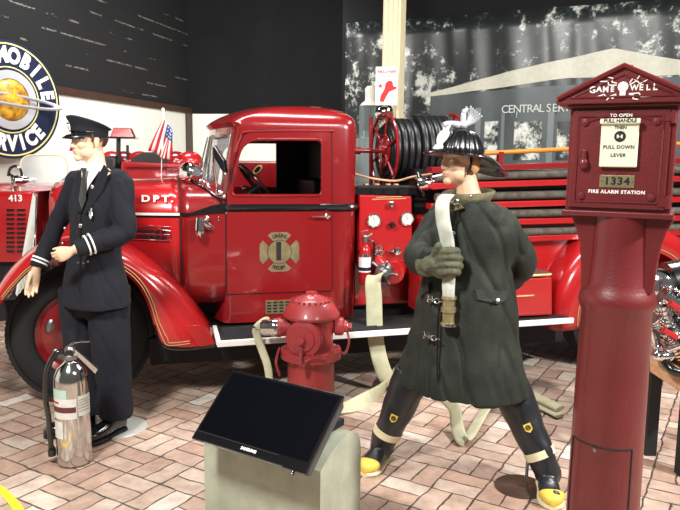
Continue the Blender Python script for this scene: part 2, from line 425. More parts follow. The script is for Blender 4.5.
# mural of the old filling station, printed on a hanging sheet
def mural_mat(sh=0.0, nm='mural_print'):
    m = mat(nm, (.03, .03, .03), .3); nt = m.node_tree; N = nt.nodes; L = nt.links; b = N['Principled BSDF']
    tc = N.new('ShaderNodeTexCoord')
    n1 = N.new('ShaderNodeTexNoise'); n1.inputs['Scale'].default_value = 6; n1.inputs['Detail'].default_value = 9; n1.inputs['Roughness'].default_value = .72; L.new(tc.outputs['Object'], n1.inputs['Vector'])
    n2 = N.new('ShaderNodeTexNoise'); n2.inputs['Scale'].default_value = .9; n2.inputs['Detail'].default_value = 3; L.new(tc.outputs['Object'], n2.inputs['Vector'])
    a = N.new('ShaderNodeMath'); a.operation = 'ADD'; L.new(n1.outputs['Fac'], a.inputs[0])
    s = N.new('ShaderNodeMath'); s.operation = 'MULTIPLY'; L.new(n2.outputs['Fac'], s.inputs[0]); s.inputs[1].default_value = .45; L.new(s.outputs[0], a.inputs[1])
    r = N.new('ShaderNodeValToRGB'); e = r.color_ramp.elements
    e[0].position = .7-sh; e[0].color = (*srgb(34, 38, 38), 1); e[1].position = .88-sh; e[1].color = (*srgb(206, 208, 200), 1)
    x = e.new(.78-sh); x.color = (*srgb(52, 58, 57), 1); x = e.new(.82-sh); x.color = (*srgb(150, 154, 148), 1)
    L.new(a.outputs[0], r.inputs[0]); L.new(r.outputs[0], b.inputs['Base Color']); return m
MW = 6.2; MZ0, MZ1 = .55, MU.z
mur = thing('mural_banner', 'large black and white photo mural of a filling station hanging on the black wall', 'mural', MU0)
def mus(s, z, off=0.0):  # point on the mural: s metres along it, rippled like cloth
    q = .04*math.sin(s*3.1+.5)+.014*math.sin(s*7.7+1)*(.4+.6*math.sin(s*1.3)**2)+.010*math.sin(s*13+z*1.5)
    return MU0+md_*s+mn*(q+.02+off)+Vector((0, 0, z))
def mpx(px, py, off=0.0):
    r = ray(px, py); t = (MU0-CAM_C).dot(mn)/r.dot(mn); p = CAM_C+r*t
    return (p-MU0).dot(md_), p.z
def mgrid(bm, x0, x1, f0, f1, n=40, kz=6, off=0.0):
    vs = []
    for i in range(n+1):
        s = x0+(x1-x0)*i/n; a, b_ = f0(s), f1(s)
        vs.append([bm.verts.new(mus(s, a+(b_-a)*j/kz, off)) for j in range(kz+1)])
    for i in range(n):
        for j in range(kz): bm.faces.new((vs[i][j], vs[i+1][j], vs[i+1][j+1], vs[i][j+1]))
bm = nb(); mgrid(bm, 0, MW, lambda s: MZ0, lambda s: MZ1, 160, 14)
o = obj('printed_sheet', bm, mural_mat(), mur, W=True, angle=180); sd = o.modifiers.new('s', 'SOLIDIFY'); sd.thickness = .004
M['mroof'] = mat('printed_roof', srgb(186, 184, 168), .45, var=.06, vscale=20)
M['mwall'] = mat('printed_wall', srgb(70, 78, 80), .4, var=.15, vscale=3)
M['mdark'] = mural_mat(.06, 'printed_window')
M['mpost'] = mat('printed_post', srgb(108, 116, 118), .4)
M['mlight'] = mat('printed_lettering', srgb(190, 194, 190), .45)
def mpoly(name, pxs, m, off, n=60):
    """strip between a lower and an upper polyline given as pixel pairs"""
    lo = [mpx(x, y) for x, y in pxs[0]]; hi = [mpx(x, y) for x, y in pxs[1]]
    def f(pl):
        def g(s):
            for (a, za), (c, zc) in zip(pl, pl[1:]):
                if s <= c or (c, zc) == pl[-1]: return za+(zc-za)*(s-a)/(c-a)
            return pl[-1][1]
        return g
    bm = nb(); x0 = max(lo[0][0], hi[0][0]); x1 = min(lo[-1][0], hi[-1][0])
    mgrid(bm, x0, x1, f(lo), f(hi), n, 4, off); return obj(name, bm, m, mur, W=True, angle=180)
mpoly('printed_station_wall', ([(424, 300), (740, 300)], [(424, 96), (740, 72)]), 'mwall', .003)
mpoly('printed_roof_fascia', ([(424, 97), (510, 87), (568, 78), (740, 74)], [(424, 94), (510, 72), (614, 48), (740, 72)]), 'mroof', .006, 90)
for x0, x1 in ((484, 499), (514, 543), (556, 580), (600, 640)):
    mpoly('printed_window', ([(x0, 160), (x1, 160)], [(x0, 122), (x1, 121)]), 'mdark', .007, 8)
bm = nb()
for ch, x in zip('CENTRAL SERVICE', [506, 512, 518.5, 525, 531, 537, 542.5, 546, 549.5, 555.5, 561.5, 567.5, 572, 577, 583]):
    if ch == ' ': continue
    s, z = mpx(x, 110-(x-506)*.03); p = mus(s, z, .012); text(bm, ch, .135, tframe(p, md_, (0, 0, 1)), .001)
[mpoly('printed_post', ([(a_, 165), (a_+w_, 165)], [(a_, y_), (a_+w_, y_)]), 'mpost', .008, 8) for a_, w_, y_ in ((474, 8, 108), (500, 6, 112), (546, 9, 112), (584, 8, 112))]; obj('printed_lettering', bm, 'mlight', mur, W=True, smooth=False)

# cream column with its sign, bell
CY = 7.6; cl = at(381.5, 60, CY); cr_ = at(396, 60, CY); wcol = .19
cxm = (cl.x+cr_.x)/2+.03
bm = nb(); cm = Matrix.Translation((cxm+.03, CY+.1, 0)) @ Matrix.Rotation(math.radians(-22), 4, 'Z')
box(bm, (0, 0, 2.3), (.2, .2, 4.6), cm)
for k in range(4): box(bm, (-.08+.053*k, -.102, 2.3), (.012, .012, 4.6), cm)
struct('column', bm, 'column', bevel=.006)
bm = nb(); box(bm, (-.25, 0, 3.72), (.5, .22, .16), cm); o = struct('beam', bm, 'column')
s0 = at(386.5, 86, 7.42)
sg = thing('gasoline_sign', 'white sign with red fire hat on the cream column', 'sign', s0-Vector((0, 0, .2)))
sw, sh = .235, .4; ang = math.radians(-8); R_ = Vector((math.cos(ang), math.sin(ang), 0)); UP = Vector((.02, 0, 1)).normalized(); tf = tframe(s0, R_, UP)
bm = nb(); box(bm, (0, 0, -.004), (sw, sh, .008), tf); obj('panel', bm, 'white', sg, W=True, smooth=False)
bm = nb(); text(bm, 'FIRE-CHIEF', .044, tf @ Matrix.Translation((0, .145, .001)), .0008, .0012, .95); obj('sign_heading', bm, 'redink', sg, W=True, smooth=False)
bm = nb(); text(bm, 'GASOLINE', .022, tf @ Matrix.Translation((0, .1, .001)), .0008, 0); obj('sign_subheading', bm, 'blackink', sg, W=True, smooth=False)
bm = nb()
hp = [(-.07, -.16), (-.03, -.17), (0, -.11), (.03, -.06), (.105, -.03), (.11, -.01), (.075, -.005), (.06, .05), (.02, .055), (-.01, .03), (-.02, -.03), (-.06, -.1)]
prism(bm, [tf @ Vector((x, y, .001)) for x, y in hp], (tf.to_3x3() @ Vector((0, 0, .001)))); obj('painted_hat', bm, 'redink', sg, W=True, smooth=False)
bm = nb()
def star2(n, r0, r1, a0=PI/2): return [((r0 if i % 2 == 0 else r1)*math.cos(a0+PI*i/n), (r0 if i % 2 == 0 else r1)*math.sin(a0+PI*i/n)) for i in range(2*n)]
prism(bm, [tf @ Vector((x-.065, y+.0, .001)) for x, y in star2(5, .03, .012)], tf.to_3x3() @ Vector((0, 0, .001))); obj('painted_star', bm, 'redink', sg, W=True, smooth=False)
bm = nb(); p = at(385, 112.5, 7.4)
lathe(bm, [(.01, .0), (.09, .0), (.1, .02), (.085, .05), (.05, .075), (.015, .085), (.012, .1), (.001, .102)], 24, frame(p+Vector((0, .09, 0)), (-.2, -1, 0)))
tag(obj('alarm_bell', bm, 'chrome', centre=True), 'round chrome alarm bell on the column just under the red hat sign', 'bell')
# old visible pump lantern behind the cab
pl = thing('gas_pump', 'grey ribbed glass gas pump with white cap behind the truck cab', 'gas pump', at(369, 250, 7.9)*1)
b0 = at(369, 128, 7.9); t0 = at(369, 106, 7.9)
bm = nb(); lathe(bm, [(.16, 0), (.16, b0.z-.12), (.1, b0.z-.1)], 24, Matrix.Translation((b0.x, b0.y, 0))); obj('pump_body', bm, 'greyglass', pl, W=True)
bm = nb()
rs = []
for z in (b0.z-.12, t0.z):
    rs.append([Vector((b0.x+(.105+.008*math.cos(j*PI))*math.cos(2*PI*j/40), b0.y+(.105+.008*math.cos(j*PI))*math.sin(2*PI*j/40), z)) for j in range(40)])
rings(bm, rs); obj('ribbed_cylinder', bm, 'greyglass', pl, W=True)
bm = nb(); c0 = at(370, 96, 7.9); lathe(bm, [(.12, t0.z-.0), (.1, t0.z+.03), (.06, t0.z+.06), (.06, t0.z+.1), (.065, c0.z+.08), (.04, c0.z+.11)], 24, Matrix.Translation((b0.x+.01, b0.y, 0))); obj('cap', bm, 'white', pl, W=True)
r = pl; d = ROOTM[pl.name]; r.location = (b0.x, b0.y, 0)
newm = Matrix.Translation((b0.x, b0.y, 0)); delta = newm.inverted() @ d
for ch in pl.children: ch.data.transform(delta)
ROOTM[pl.name] = newm

# round enamel sign on the left wall
sc_ = None
def wpx(px, py, off=.05):
    r_ = ray(px, py); t = (WA+wn_*off-CAM_C).dot(wn_)/r_.dot(wn_); return CAM_C+r_*t
cpt = wpx(12, 100, .12); top = wpx(12, 40.5, .12); RR = (top-cpt).length; SX = 1.0
# disc turned off the wall to fit its image ellipse; arm added as support
ss = thing('round_service_sign', 'round navy enamel service sign with ringed gold globe on the left wall', 'sign', cpt)
e1 = at(60.5, 100, 7.9); sright = None
cs = at(10, 100, 7.75); rs_ = (at(10, 40, 7.75)-cs).length
sr = Vector((.5, .866, 0)).normalized(); tf = tframe(cs, sr, (0, 0, 1)); ROOTM[ss.name] = Matrix.Translation(cs); ss.location = cs
def disc(bm, r0, r1, z0, z1, n=64, cx=0, cy=0, sx=1):
    for_ = [(r0, z0), (r1, z0), (r1, z1), (r0, z1)]
    rr = [[tf @ Vector((cx+sx*r*math.cos(2*PI*j/n), cy+r*math.sin(2*PI*j/n), z)) for j in range(n)] for r, z in for_]
    if r0 < 1e-3: rings(bm, rr[1:3])
    else: rings(bm, rr, close=True)
hs = rs_; ex = 1.0
bm = nb(); disc(bm, 0, hs, -.03, 0); obj('enamel_plate', bm, 'navyenamel', ss, W=True)
bm = nb(); disc(bm, hs*.93, hs*.955, 0, .004); obj('ring_band', bm, 'yellowenamel', ss, W=True); bm = nb(); disc(bm, hs*.545, hs*.565, 0, .004); obj('ring_band', bm, 'yellowenamel', ss, W=True)
bm = nb(); disc(bm, hs*.36, hs*.5, 0, .02); obj('chrome_ring', bm, 'silverpaint', ss, W=True)
bm = nb(); ell(bm, (0, 0, 0), (hs*.36, hs*.36, .07), tf, 32, 12); obj('globe', bm, 'goldenamel', ss, W=True)
bm = nb(); tfs = tf @ Matrix.Rotation(math.radians(-4), 4, 'Z')
rr = []
for j in range(56):
    a = 2*PI*j/56; c = Vector((hs*.86*math.cos(a), hs*.09*math.sin(a)-.01, .1-.05*math.sin(a)))
    o_ = Vector((math.cos(a), .25*math.sin(a), 0))
    rr.append([tfs @ (c+o_*(.06*math.cos(b_))+Vector((0, .5, .86))*(.022*math.sin(b_))) for b_ in [k*PI/3 for k in range(6)]])
rings(bm, rr, close=True); obj('planet_ring', bm, 'silverpaint', ss, W=True)
bm = nb()
for i, ch in enumerate('OLDSMOBILE'):
    a = math.radians(90-(i-4.5)*17.6); p = (hs*.745*math.cos(a), hs*.745*math.sin(a), .002)
    text(bm, ch, hs*.36, tf @ Matrix.Translation(p) @ Matrix.Rotation(a-PI/2, 4, 'Z'), .002, .012, .8)
obj('upper_lettering', bm, 'whiteink', ss, W=True, smooth=False); bm = nb()
for i, ch in enumerate('SERVICE'):
    a = math.radians(-90+(i-3)*15); p = (hs*.745*math.cos(a), hs*.745*math.sin(a), .002)
    text(bm, ch, hs*.36, tf @ Matrix.Translation(p) @ Matrix.Rotation(a+PI/2, 4, 'Z'), .002, .012, .8)
obj('lower_lettering', bm, 'whiteink', ss, W=True, smooth=False)
bm = nb(); tube(bm, [cs-tf.to_3x3() @ Vector((0, 0, .02)), cs+Vector((-.33, .1, 0))], .02); obj('added_arm', bm, 'matteblack', ss, W=True)  # support added between the turned disc and the wall
# ------------------------------------------------------------------ TRUCK (local frame: x along the truck to the rear, y away from the camera, z up)
TH = math.radians(14); TO = gr(215, 343, .44); TO.z = 0
TM = Matrix.Translation(TO) @ Matrix.Rotation(TH, 4, 'Z'); TI = TM.inverted(); TR = TI.to_3x3(); TC = TI @ CAM_C
def tp(px, py, y):
    r = TR @ ray(px, py); p = TC+r*((y-TC.y)/r.y); return Vector((p.x, y, p.z))
def tx(px, py, y): return tp(px, py, y).x
def tz(px, py, y): return tp(px, py, y).z
truck = thing('fire_truck', 'glossy dark red vintage fire truck with black belt stripe filling the middle of the hall', 'fire truck', TO, TH)
YS = .38; YF = YS+1.5; YC = (YS+YF)/2     # cab side planes, centre line
def T(name, bm, m, parent=None, **k): return obj(name, bm, m, parent or truck, **k)

# --- cab shell
xf = tx(224, 250, YS); xr = tx(358, 250, YS); zb = tz(300, 320, YS); zbelt0 = tz(300, 211.5, YS); zbelt1 = tz(300, 204, YS)
ztop = tz(300, 110, YC)
xpf = tx(238, 135, YS)     # front of the roof side
def outline(x0, x1, y0, y1, rf, rr, bulge, k=6):
    """closed plan outline, counter clockwise"""
    pts = []
    def arc(cx, cy, rx, ry, a0, a1):
        for i in range(k+1):
            a = a0+(a1-a0)*i/k; pts.append((cx+rx*math.cos(a), cy+ry*math.sin(a)))
    arc(x0+rf, y0+rf, rf, rf, PI, 1.5*PI)
    for i in range(1, 8): pts.append((x0+rf+(x1-rr-x0-rf)*i/8, y0))
    arc(x1-rr, y0+rr, rr, rr, 1.5*PI, 2*PI)
    for i in range(1, 8): pts.append((x1, y0+rr+(y1-y0-2*rr)*i/8))
    arc(x1-rr, y1-rr, rr, rr, 0, PI/2)
    for i in range(1, 8): pts.append((x1-rr+(x0+rf-x1+rr)*i/8, y1))
    arc(x0+rf, y1-rf, rf, rf, PI/2, PI)
    for i in range(1, 8):
        yy = y1-rf+(y0+rf-y1+rf)*i/8; pts.append((x0, yy))
    out = []
    for x, y in pts:
        t = (y-(y0+y1)/2)/((y1-y0)/2); f = max(0, 1-(x-x0)/.35)
        out.append((x-bulge*(1-t*t)*f, y))
    return out
def front_x(z):
    if z < zbelt1: return xf
    return xf+(xpf-xf-.0)*(z-zbelt1)/(1.80-zbelt1)
zroof = tz(300, 128, YS)     # drip line
levels = []
for z in (zb, zb+.1, .8, 1.0, zbelt0, zbelt1, 1.45, 1.6, zroof): levels.append((z, front_x(z), xr, YS, YF, .05, .11, .14))
n_ = 9
for i in range(1, n_+1):
    a = PI/2*i/n_; h = ztop-zroof; s = math.sin(a); c = 1-math.cos(a)
    levels.append((zroof+h*s, front_x(zroof)-.05*(1-c)+.46*c**.8, xr-.27*c**1.3, YS+.42*c**1.2+.0, YF-.42*c**1.2, .05+.16*c, .11+.1*c, .14))
def shell(ins, top_drop, lv):
    rs = []
    for (z, a, b_, c, d, rf, rr, bu) in lv:
        rs.append([Vector((x, y, z)) for x, y in outline(a+ins, b_-ins, c+ins, d-ins, max(rf-ins/2, .02), max(rr-ins, .03), bu)])
    return rs
ob = nb(); rings(ob, shell(0, 0, levels))
ib = nb(); lv2 = [(z if z < zroof else zroof+(z-zroof)*.8, a, b_, c, d, rf, rr, bu) for (z, a, b_, c, d, rf, rr, bu) in levels]; lv2[0] = (zb-.1,)+lv2[0][1:]
rings(ib, shell(.045, 0, lv2))
# side window opening (through both sides), windscreen opening
def ycut(pts, y0, y1):
    c = nb(); prism(c, [Vector((p.x, y0, p.z)) for p in pts], (0, y1-y0, 0)); return c
def rpoly(corners, rad, k=5):
    """round the corners of a 2D polygon in the xz plane"""
    out = []; n = len(corners)
    for i in range(n):
        p = corners[i]; a = (corners[i-1]-p); b_ = (corners[(i+1) % n]-p)
        r = rad[i] if isinstance(rad, (list, tuple)) else rad
        A = p+a.normalized()*r; B = p+b_.normalized()*r
        for j in range(k+1):
            t = j/k; out.append(A*(1-t)**2+p*2*t*(1-t)+B*t*t)
    return out
wc = [tp(231, 195.5, YS), tp(322, 195.5, YS), tp(322.5, 139.5, YS), tp(241, 139, YS)]
win = rpoly(wc, [.04, .04, .05, .13])
cut1 = ycut(win, YS-.2, YF+.2)
wz0, wz1 = 1.36, zroof-.045
c2 = nb(); ang_ = math.atan2(xpf-xf, 1.80-zbelt1)
prism(c2, [Vector((front_x(wz0)-.5, YS+.09, wz0)), Vector((front_x(wz0)+.0+.09, YS+.09, wz0)), Vector((front_x(wz1)+.09, YS+.09, wz1)), Vector((front_x(wz1)-.5, YS+.09, wz1))], (0, 1.32, 0))
c3 = nb(); box(c3, (xr, YC, 1.55), (.4, .75, .26))
cab = boolean(ob, [ib, cut1, c2, c3])
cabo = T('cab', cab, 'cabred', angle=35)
# windscreen glass, chrome frame
bm = nb()
def wsp(y, z, o=.0):
    t = (y-YC)/(.75); x = front_x(z)-.14*(1-t*t)+o; return Vector((x, y, z))
for (ya, yb) in ((YS+.07, YC), (YC, YF-.07)):
    hexa(bm, [wsp(ya, wz0-.02, .02), wsp(yb, wz0-.02, .02), wsp(yb, wz0-.02, .026), wsp(ya, wz0-.02, .026), wsp(ya, wz1+.01, .02), wsp(yb, wz1+.01, .02), wsp(yb, wz1+.01, .026), wsp(ya, wz1+.01, .026)])
T('windscreen', bm, 'glass', smooth=False)
bm = nb()
tube(bm, [wsp(YS+.09, wz0, .01), wsp(YC, wz0, .01), wsp(YF-.09, wz0, .01)], .014, 6); tube(bm, [wsp(YS+.09, wz1, .01), wsp(YC, wz1, .01), wsp(YF-.09, wz1, .01)], .014, 6)
for y in (YS+.09, YC, YF-.09): tube(bm, [wsp(y, wz0, .01), wsp(y, wz1, .01)], .014, 6)
T('windscreen_frame', bm, 'chrome')
for y in (YS+.45, YC+.3):
    bm = nb(); tube(bm, [wsp(y, wz1, -.02), wsp(y-.16, wz0+.06, -.03)], .006, 6); tube(bm, [wsp(y-.1, wz0+.2, -.03), wsp(y-.22, wz0+.0, -.03)], .009, 6); T('wiper', bm, 'chrome')
# door plate
dl, dr = tx(226.5, 250, YS), tx(332, 250, YS); dtop = tz(300, 131, YS)
dz0 = tz(280, 292, YS)
dc = [Vector((dl, 0, dz0)), Vector((dr, 0, dz0)), Vector((tx(331, 135, YS), 0, dtop)), Vector((tx(243, 135, YS), 0, dtop)), Vector((dl+.005, 0, zbelt1+.05))]
dp = rpoly(dc, [.015, .015, .03, .12, .05])
ob = nb(); prism(ob, [Vector((p.x, YS-.009, p.z)) for p in dp], (0, .011, 0))
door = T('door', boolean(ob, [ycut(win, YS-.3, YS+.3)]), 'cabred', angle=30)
bm = nb(); cc = catmull([Vector((p.x, YS-.010, p.z)) for p in win]+[Vector((win[0].x, YS-.010, win[0].z))], 1)
tube(bm, [Vector((p.x, YS-.010, p.z)) for p in win], .011, 8, closed=True); T('window_bead', bm, 'cabred', door)
bm = nb(); seam = [Vector((p.x, YS-.0015, p.z)) for p in rpoly([Vector((dl-.006, 0, dz0-.006)), Vector((dr+.006, 0, dz0-.006)), Vector((tx(331, 135, YS)+.006, 0, dtop+.006)), Vector((tx(243, 135, YS)-.006, 0, dtop+.006)), Vector((dl-.002, 0, zbelt1+.05))], [.015, .015, .03, .12, .05])]
tube(bm, seam, .003, 6, closed=True); T('door_gap', bm, 'matteblack', door)
bm = nb(); hp_ = tp(327, 216, YS-.01); lathe(bm, [(.018, 0), (.018, .01), (.009, .015), (.009, .03)], 16, frame(hp_, (0, -1, 0)))
tube(bm, [hp_+Vector((.012, -.035, .004)), hp_+Vector((-.02, -.04, .002)), tp(312, 216.5, YS-.045)], [.009, .007, .005], 8, k=4); T('door_handle', bm, 'chrome', door)
# maltese cross emblem
ec = tp(279.5, 252, YS-.0105); er = .142
bm = nb(); etf = tframe(ec, (1, 0, 0), (0, 0, 1))
for q in range(4):
    a = PI/2*q; pts = []
    for rr_, aa in ((.5, -.42), (1.0, -.62), (1.04, -.4), (.99, -.15), (.965, 0), (.99, .15), (1.04, .4), (1.0, .62), (.5, .42)):
        pts.append(etf @ Vector((er*rr_*math.cos(a+aa), er*rr_*math.sin(a+aa), 0)))
    prism(bm, pts, (0, -.0012, 0))
emb = T('cross_emblem', bm, 'brass', door, smooth=False)
bm = nb(); lathe(bm, [(er*.6, 0), (er*.6, .0022)], 40, etf); T('emblem_disc', bm, 'blackink', door)
bm = nb(); lathe(bm, [(er*.57, 0.001), (er*.57, .0032)], 40, etf); T('emblem_face', bm, 'brass', door)
bm = nb(); text(bm, '1', .17, etf @ Matrix.Translation((-.006, 0, .0034)), .0008, .007, 1.15); 
for s_, r_, a0, fl in (('LANSING', .79, PI/2, 1), ('FIRE DEPT.', .79, -PI/2, -1)):
    for i, ch in enumerate(s_):
        a = a0-fl*(i-(len(s_)-1)/2)*.125*(7/len(s_) if len(s_) > 7 else 1)
        text(bm, ch, .036, etf @ Matrix.Translation((er*r_*math.cos(a), er*r_*math.sin(a), .0014)) @ Matrix.Rotation(a-a0, 4, 'Z'), .0006, .001)
T('emblem_lettering', bm, 'blackink', door, smooth=False)
# data plate
p0, p1 = tp(265.5, 300.5, YS-.003), tp(291, 313, YS-.003); bm = nb(); box(bm, ((p0.x+p1.x)/2, YS-.003, (p0.z+p1.z)/2), (p1.x-p0.x, .004, p0.z-p1.z)); dpl = T('data_plate', bm, 'brass', smooth=False)
bm = nb()
for i in range(4):
    for j in range(4): box(bm, (p0.x+(p1.x-p0.x)*(.14+.24*j), YS-.006, p1.z+(p0.z-p1.z)*(.17+.22*i)), ((p1.x-p0.x)*.16, .002, (p0.z-p1.z)*.12))
T('plate_lettering', bm, 'blackink', dpl, smooth=False)
# belt stripe
bm = nb(); zz = [zbelt0, zbelt0+.008, (zbelt0+zbelt1)/2, zbelt1-.008, zbelt1]; oo = [.002, .012, .02, .012, .002]
rs = [[Vector((x, y, z)) for x, y in outline(xf-o_, xr+o_, YS-.007-o_, YF+o_, .05, .11, .14)] for z, o_ in zip(zz, oo)]
rings(bm, rs, False, False); T('belt_stripe', bm, 'black')
# drip rail
bm = nb(); tube(bm, [tp(236, 152, YS-.01), tp(241, 137, YS-.01), tp(252, 131.5, YS-.01), tp(334, 131, YS-.01)], .008, 6, k=5); T('drip_rail', bm, 'cabred')
# interior: seat, steering wheel, back lining
bm = nb(); box(bm, (xr-.3, YC, .95), (.5, 1.3, .16)); box(bm, (xr-.13, YC+.3, 1.22), (.12, .75, .45)); T('seat', bm, 'seat', bevel=.03)
bm = nb(); box(bm, (xr-.07, YC, 1.35), (.03, 1.36, .8)); box(bm, (xr-.2, YF-.06, 1.45), (.34, .03, .66)); T('cab_lining', bm, 'matteblack')
swc = tp(258, 186, YS+.42); swn = Vector((.72, 0.05, .62)).normalized()
bm = nb(); fm = frame(swc, swn, (0, 1, 0)); tube(bm, [fm @ Vector((.2*math.cos(a), .2*math.sin(a), 0)) for a in [2*PI*i/40 for i in range(40)]], .013, 8, closed=True)
for a in (0, 2.1, 4.2): tube(bm, [fm @ Vector((.03*math.cos(a), .03*math.sin(a), -.02)), fm @ Vector((.2*math.cos(a), .2*math.sin(a), 0))], .008, 6)
tube(bm, [fm @ Vector((0, 0, 0)), swc-swn*.6], [.03, .02], 10); T('steering_wheel', bm, 'black')
bm = nb(); dsh = xf+.1
box(bm, (dsh, YC, 1.24), (.12, 1.35, .14)); T('dashboard', bm, 'cabred')
bm = nb()
for (px, py) in ((243, 189), (248, 192), (253, 194)): lathe(bm, [(.02, 0), (.024, .01), (.015, .03)], 14, frame(tp(px, py, YS+.5), (.8, -.4, .3)))
T('dash_gauge', bm, 'chrome')

# --- cowl + hood
xc = tx(181, 250, YS); xn = tx(52, 250, .62)       # cowl seam, nose
def hsec(x):
    """hood cross section, y from near side over the top to the far side; list of (y,z)"""
    t = max(0, min(1, (xc-x)/(xc-xn))); w_ = .74-.24*t**1.2; zt = 1.455-.03*t; zs = zbelt0-.012+.01*t; zl = .62+.14*t
    pts = [(-w_+.02, zl), (-w_+.005, zl+.15), (-w_, (zl+zs)/2), (-w_, zs-.08), (-w_, zs)]
    h = zt-zs
    for i in range(1, 12):
        a = PI*i/12; c = math.cos(a); s = math.sin(a)
        pts.append((-w_*math.copysign(abs(c)**.72, c), zs+h*abs(s)**.72))
    pts += [(w_, zs), (w_, zs-.08), (w_, (zl+zs)/2), (w_-.005, zl+.15), (w_-.02, zl)]
    return [Vector((x, YC+y, z)) for y, z in pts]
def open_loft(bm, secs):
    vs = [[bm.verts.new(p) for p in s] for s in secs]
    for a, b_ in zip(vs, vs[1:]):
        for j in range(len(a)-1): bm.faces.new((a[j], a[j+1], b_[j+1], b_[j]))
    return vs
bm = nb(); open_loft(bm, [hsec(xn+(xc-.004-xn)*i/14) for i in range(15)])
hood = T('hood', bm, 'red', angle=45); s_ = hood.modifiers.new('s', 'SOLIDIFY'); s_.thickness = .012
def csec(t):
    a = hsec(xc); x = xc+.004+(xf+.06-xc)*t; out = []
    for i, p in enumerate(a):
        zt = p.z; y = (p.y-YC)
        yy = YC+math.copysign(abs(y)+( .75-.74)*t, y)
        if zt > zbelt0+.02: zt = zt+(.0)*t
        # the cowl top slopes in to the windscreen base and its front bulges
        tt = abs(y)/.75
        out.append(Vector((x-.14*(1-tt*tt)*t*(1 if zt > zbelt0 else 0), yy, zt)))
    return out
bm = nb(); open_loft(bm, [csec(t/6) for t in range(7)]); cowl = T('cowl', bm, 'cabred', angle=45); s_ = cowl.modifiers.new('s', 'SOLIDIFY'); s_.thickness = .012
bm = nb(); tube(bm, [Vector((xc, p.y-(.001 if p.y < YC else -.001), p.z+.001)) for p in hsec(xc)], .005, 6); T('hood_gap', bm, 'matteblack', hood)
# white stripe + painted-in hinge shadow along the hood side, lettering
def hoodside(x, z, o=.003):
    t = max(0, min(1, (xc-x)/(xc-xn))); w_ = .74-.24*t**1.2; return Vector((x, YC-w_-o, z))
bm = nb(); N_ = 14
def sidestrip(bm, x0, x1, z0, z1, o=.003, th=.004, n=14):
    a = [(x0+(x1-x0)*i/n) for i in range(n+1)]
    rs = [[hoodside(x, z0(x), o), hoodside(x, z0(x), o+th), hoodside(x, z1(x), o+th), hoodside(x, z1(x), o)] for x in a]
    rings(bm, rs)
zw = lambda x: zbelt1-.034
sidestrip(bm, xn+.03, xc-.004, lambda x: zbelt0-.022, lambda x: zbelt0-.006); T('hood_stripe', bm, 'white', hood)
bm = nb(); sidestrip(bm, xn+.03, xc-.004, lambda x: zbelt0-.036, lambda x: zbelt0-.022, .002); T('hood_hinge_shadow', bm, 'black', hood)  # black strip painted in as the shadow under the hood hinge line
bm = nb()
# black belt sweep from the hood to the door
A = [tp(181, 214, YS), tp(190, 214.5, YS), tp(200, 213, YS), tp(212, 212, YS), tp(227, 211.5, YS)]; B = [tp(181, 213, YS), tp(190, 213.2, YS), tp(200, 210, YS), tp(212, 206, YS), tp(227, 203.5, YS)]
A = catmull([(p.x, YS-.003, p.z-.004) for p in A], 4); B = catmull([(p.x, YS-.003, p.z+.004) for p in B], 4)
rings(bm, [[a, a+Vector((0, -.012, 0)), b_+Vector((0, -.012, 0)), b_] for a, b_ in zip(A, B)]); T('belt_sweep', bm, 'black')
bm = nb()
lx = [tx(px, 199, .45) for px in (130, 136, 142.5, 149)]
for ch, px in zip('DPT.', (145.5, 156, 165.5, 172)):
    x = tx(px, 199, .42); t = (xc-x)/(xc-xn); w_ = .74-.24*t**1.2
    text(bm, ch, .062, tframe(Vector((x, YC-w_*1.0+.002, tz(px, 199, .42))), (1, -.04, 0), (0, .28, 1)), .003, .002, 1.25)
T('hood_lettering', bm, 'whiteink', hood, smooth=False)
bm = nb(); tube(bm, [csec(t)[i]+Vector((0, -.004, .004)) for i, t in ((11, .05), (10, .1), (9, .2), (8, .32), (7, .48), (6, .64), (5, .78), (4, .86))], .009, 8, k=3); T('cowl_moulding', bm, 'black')
# decorative louvre block
bm = nb()
ca, cb2 = tp(131, 228, .42), tp(170, 240, .42)
pts = [tp(x, y, .42) for x, y in ((126, 226), (150, 224.5), (162, 229), (171, 230), (172, 236), (168, 241), (126, 240.5))]
pp = [hoodside(p.x, p.z, .002) for p in pts]; prism(bm, pp, (0, -.012, 0)); lv = T('louvre_panel', bm, 'cabred', hood, smooth=False, bevel=.003)
bm = nb()
for zpy in (231.5, 237):
    for k in range(6):
        p = tp(133+6.2*k, zpy, .42); h = hoodside(p.x, p.z, .014); hexa(bm, [h+Vector(v) for v in ((-.018, 0, -.01), (.014, 0, -.01), (.014, -.004, -.01), (-.018, -.004, -.01), (-.012, 0, .01), (.02, 0, .01), (.02, -.004, .01), (-.012, -.004, .01))])
T('louvre_slot', bm, 'black', lv, smooth=False)
bm = nb()
for y0 in (227.3, 234.5, 240.5):
    tube(bm, [hoodside(tx(126, y0-1, .42), tz(126, y0-1, .42), .016), hoodside(tx(150, y0-1, .42), tz(150, y0-1, .42), .016), hoodside(tx(170, y0, .42), tz(170, y0, .42), .016)], .0035, 6)
T('louvre_trim', bm, 'chrome', lv)
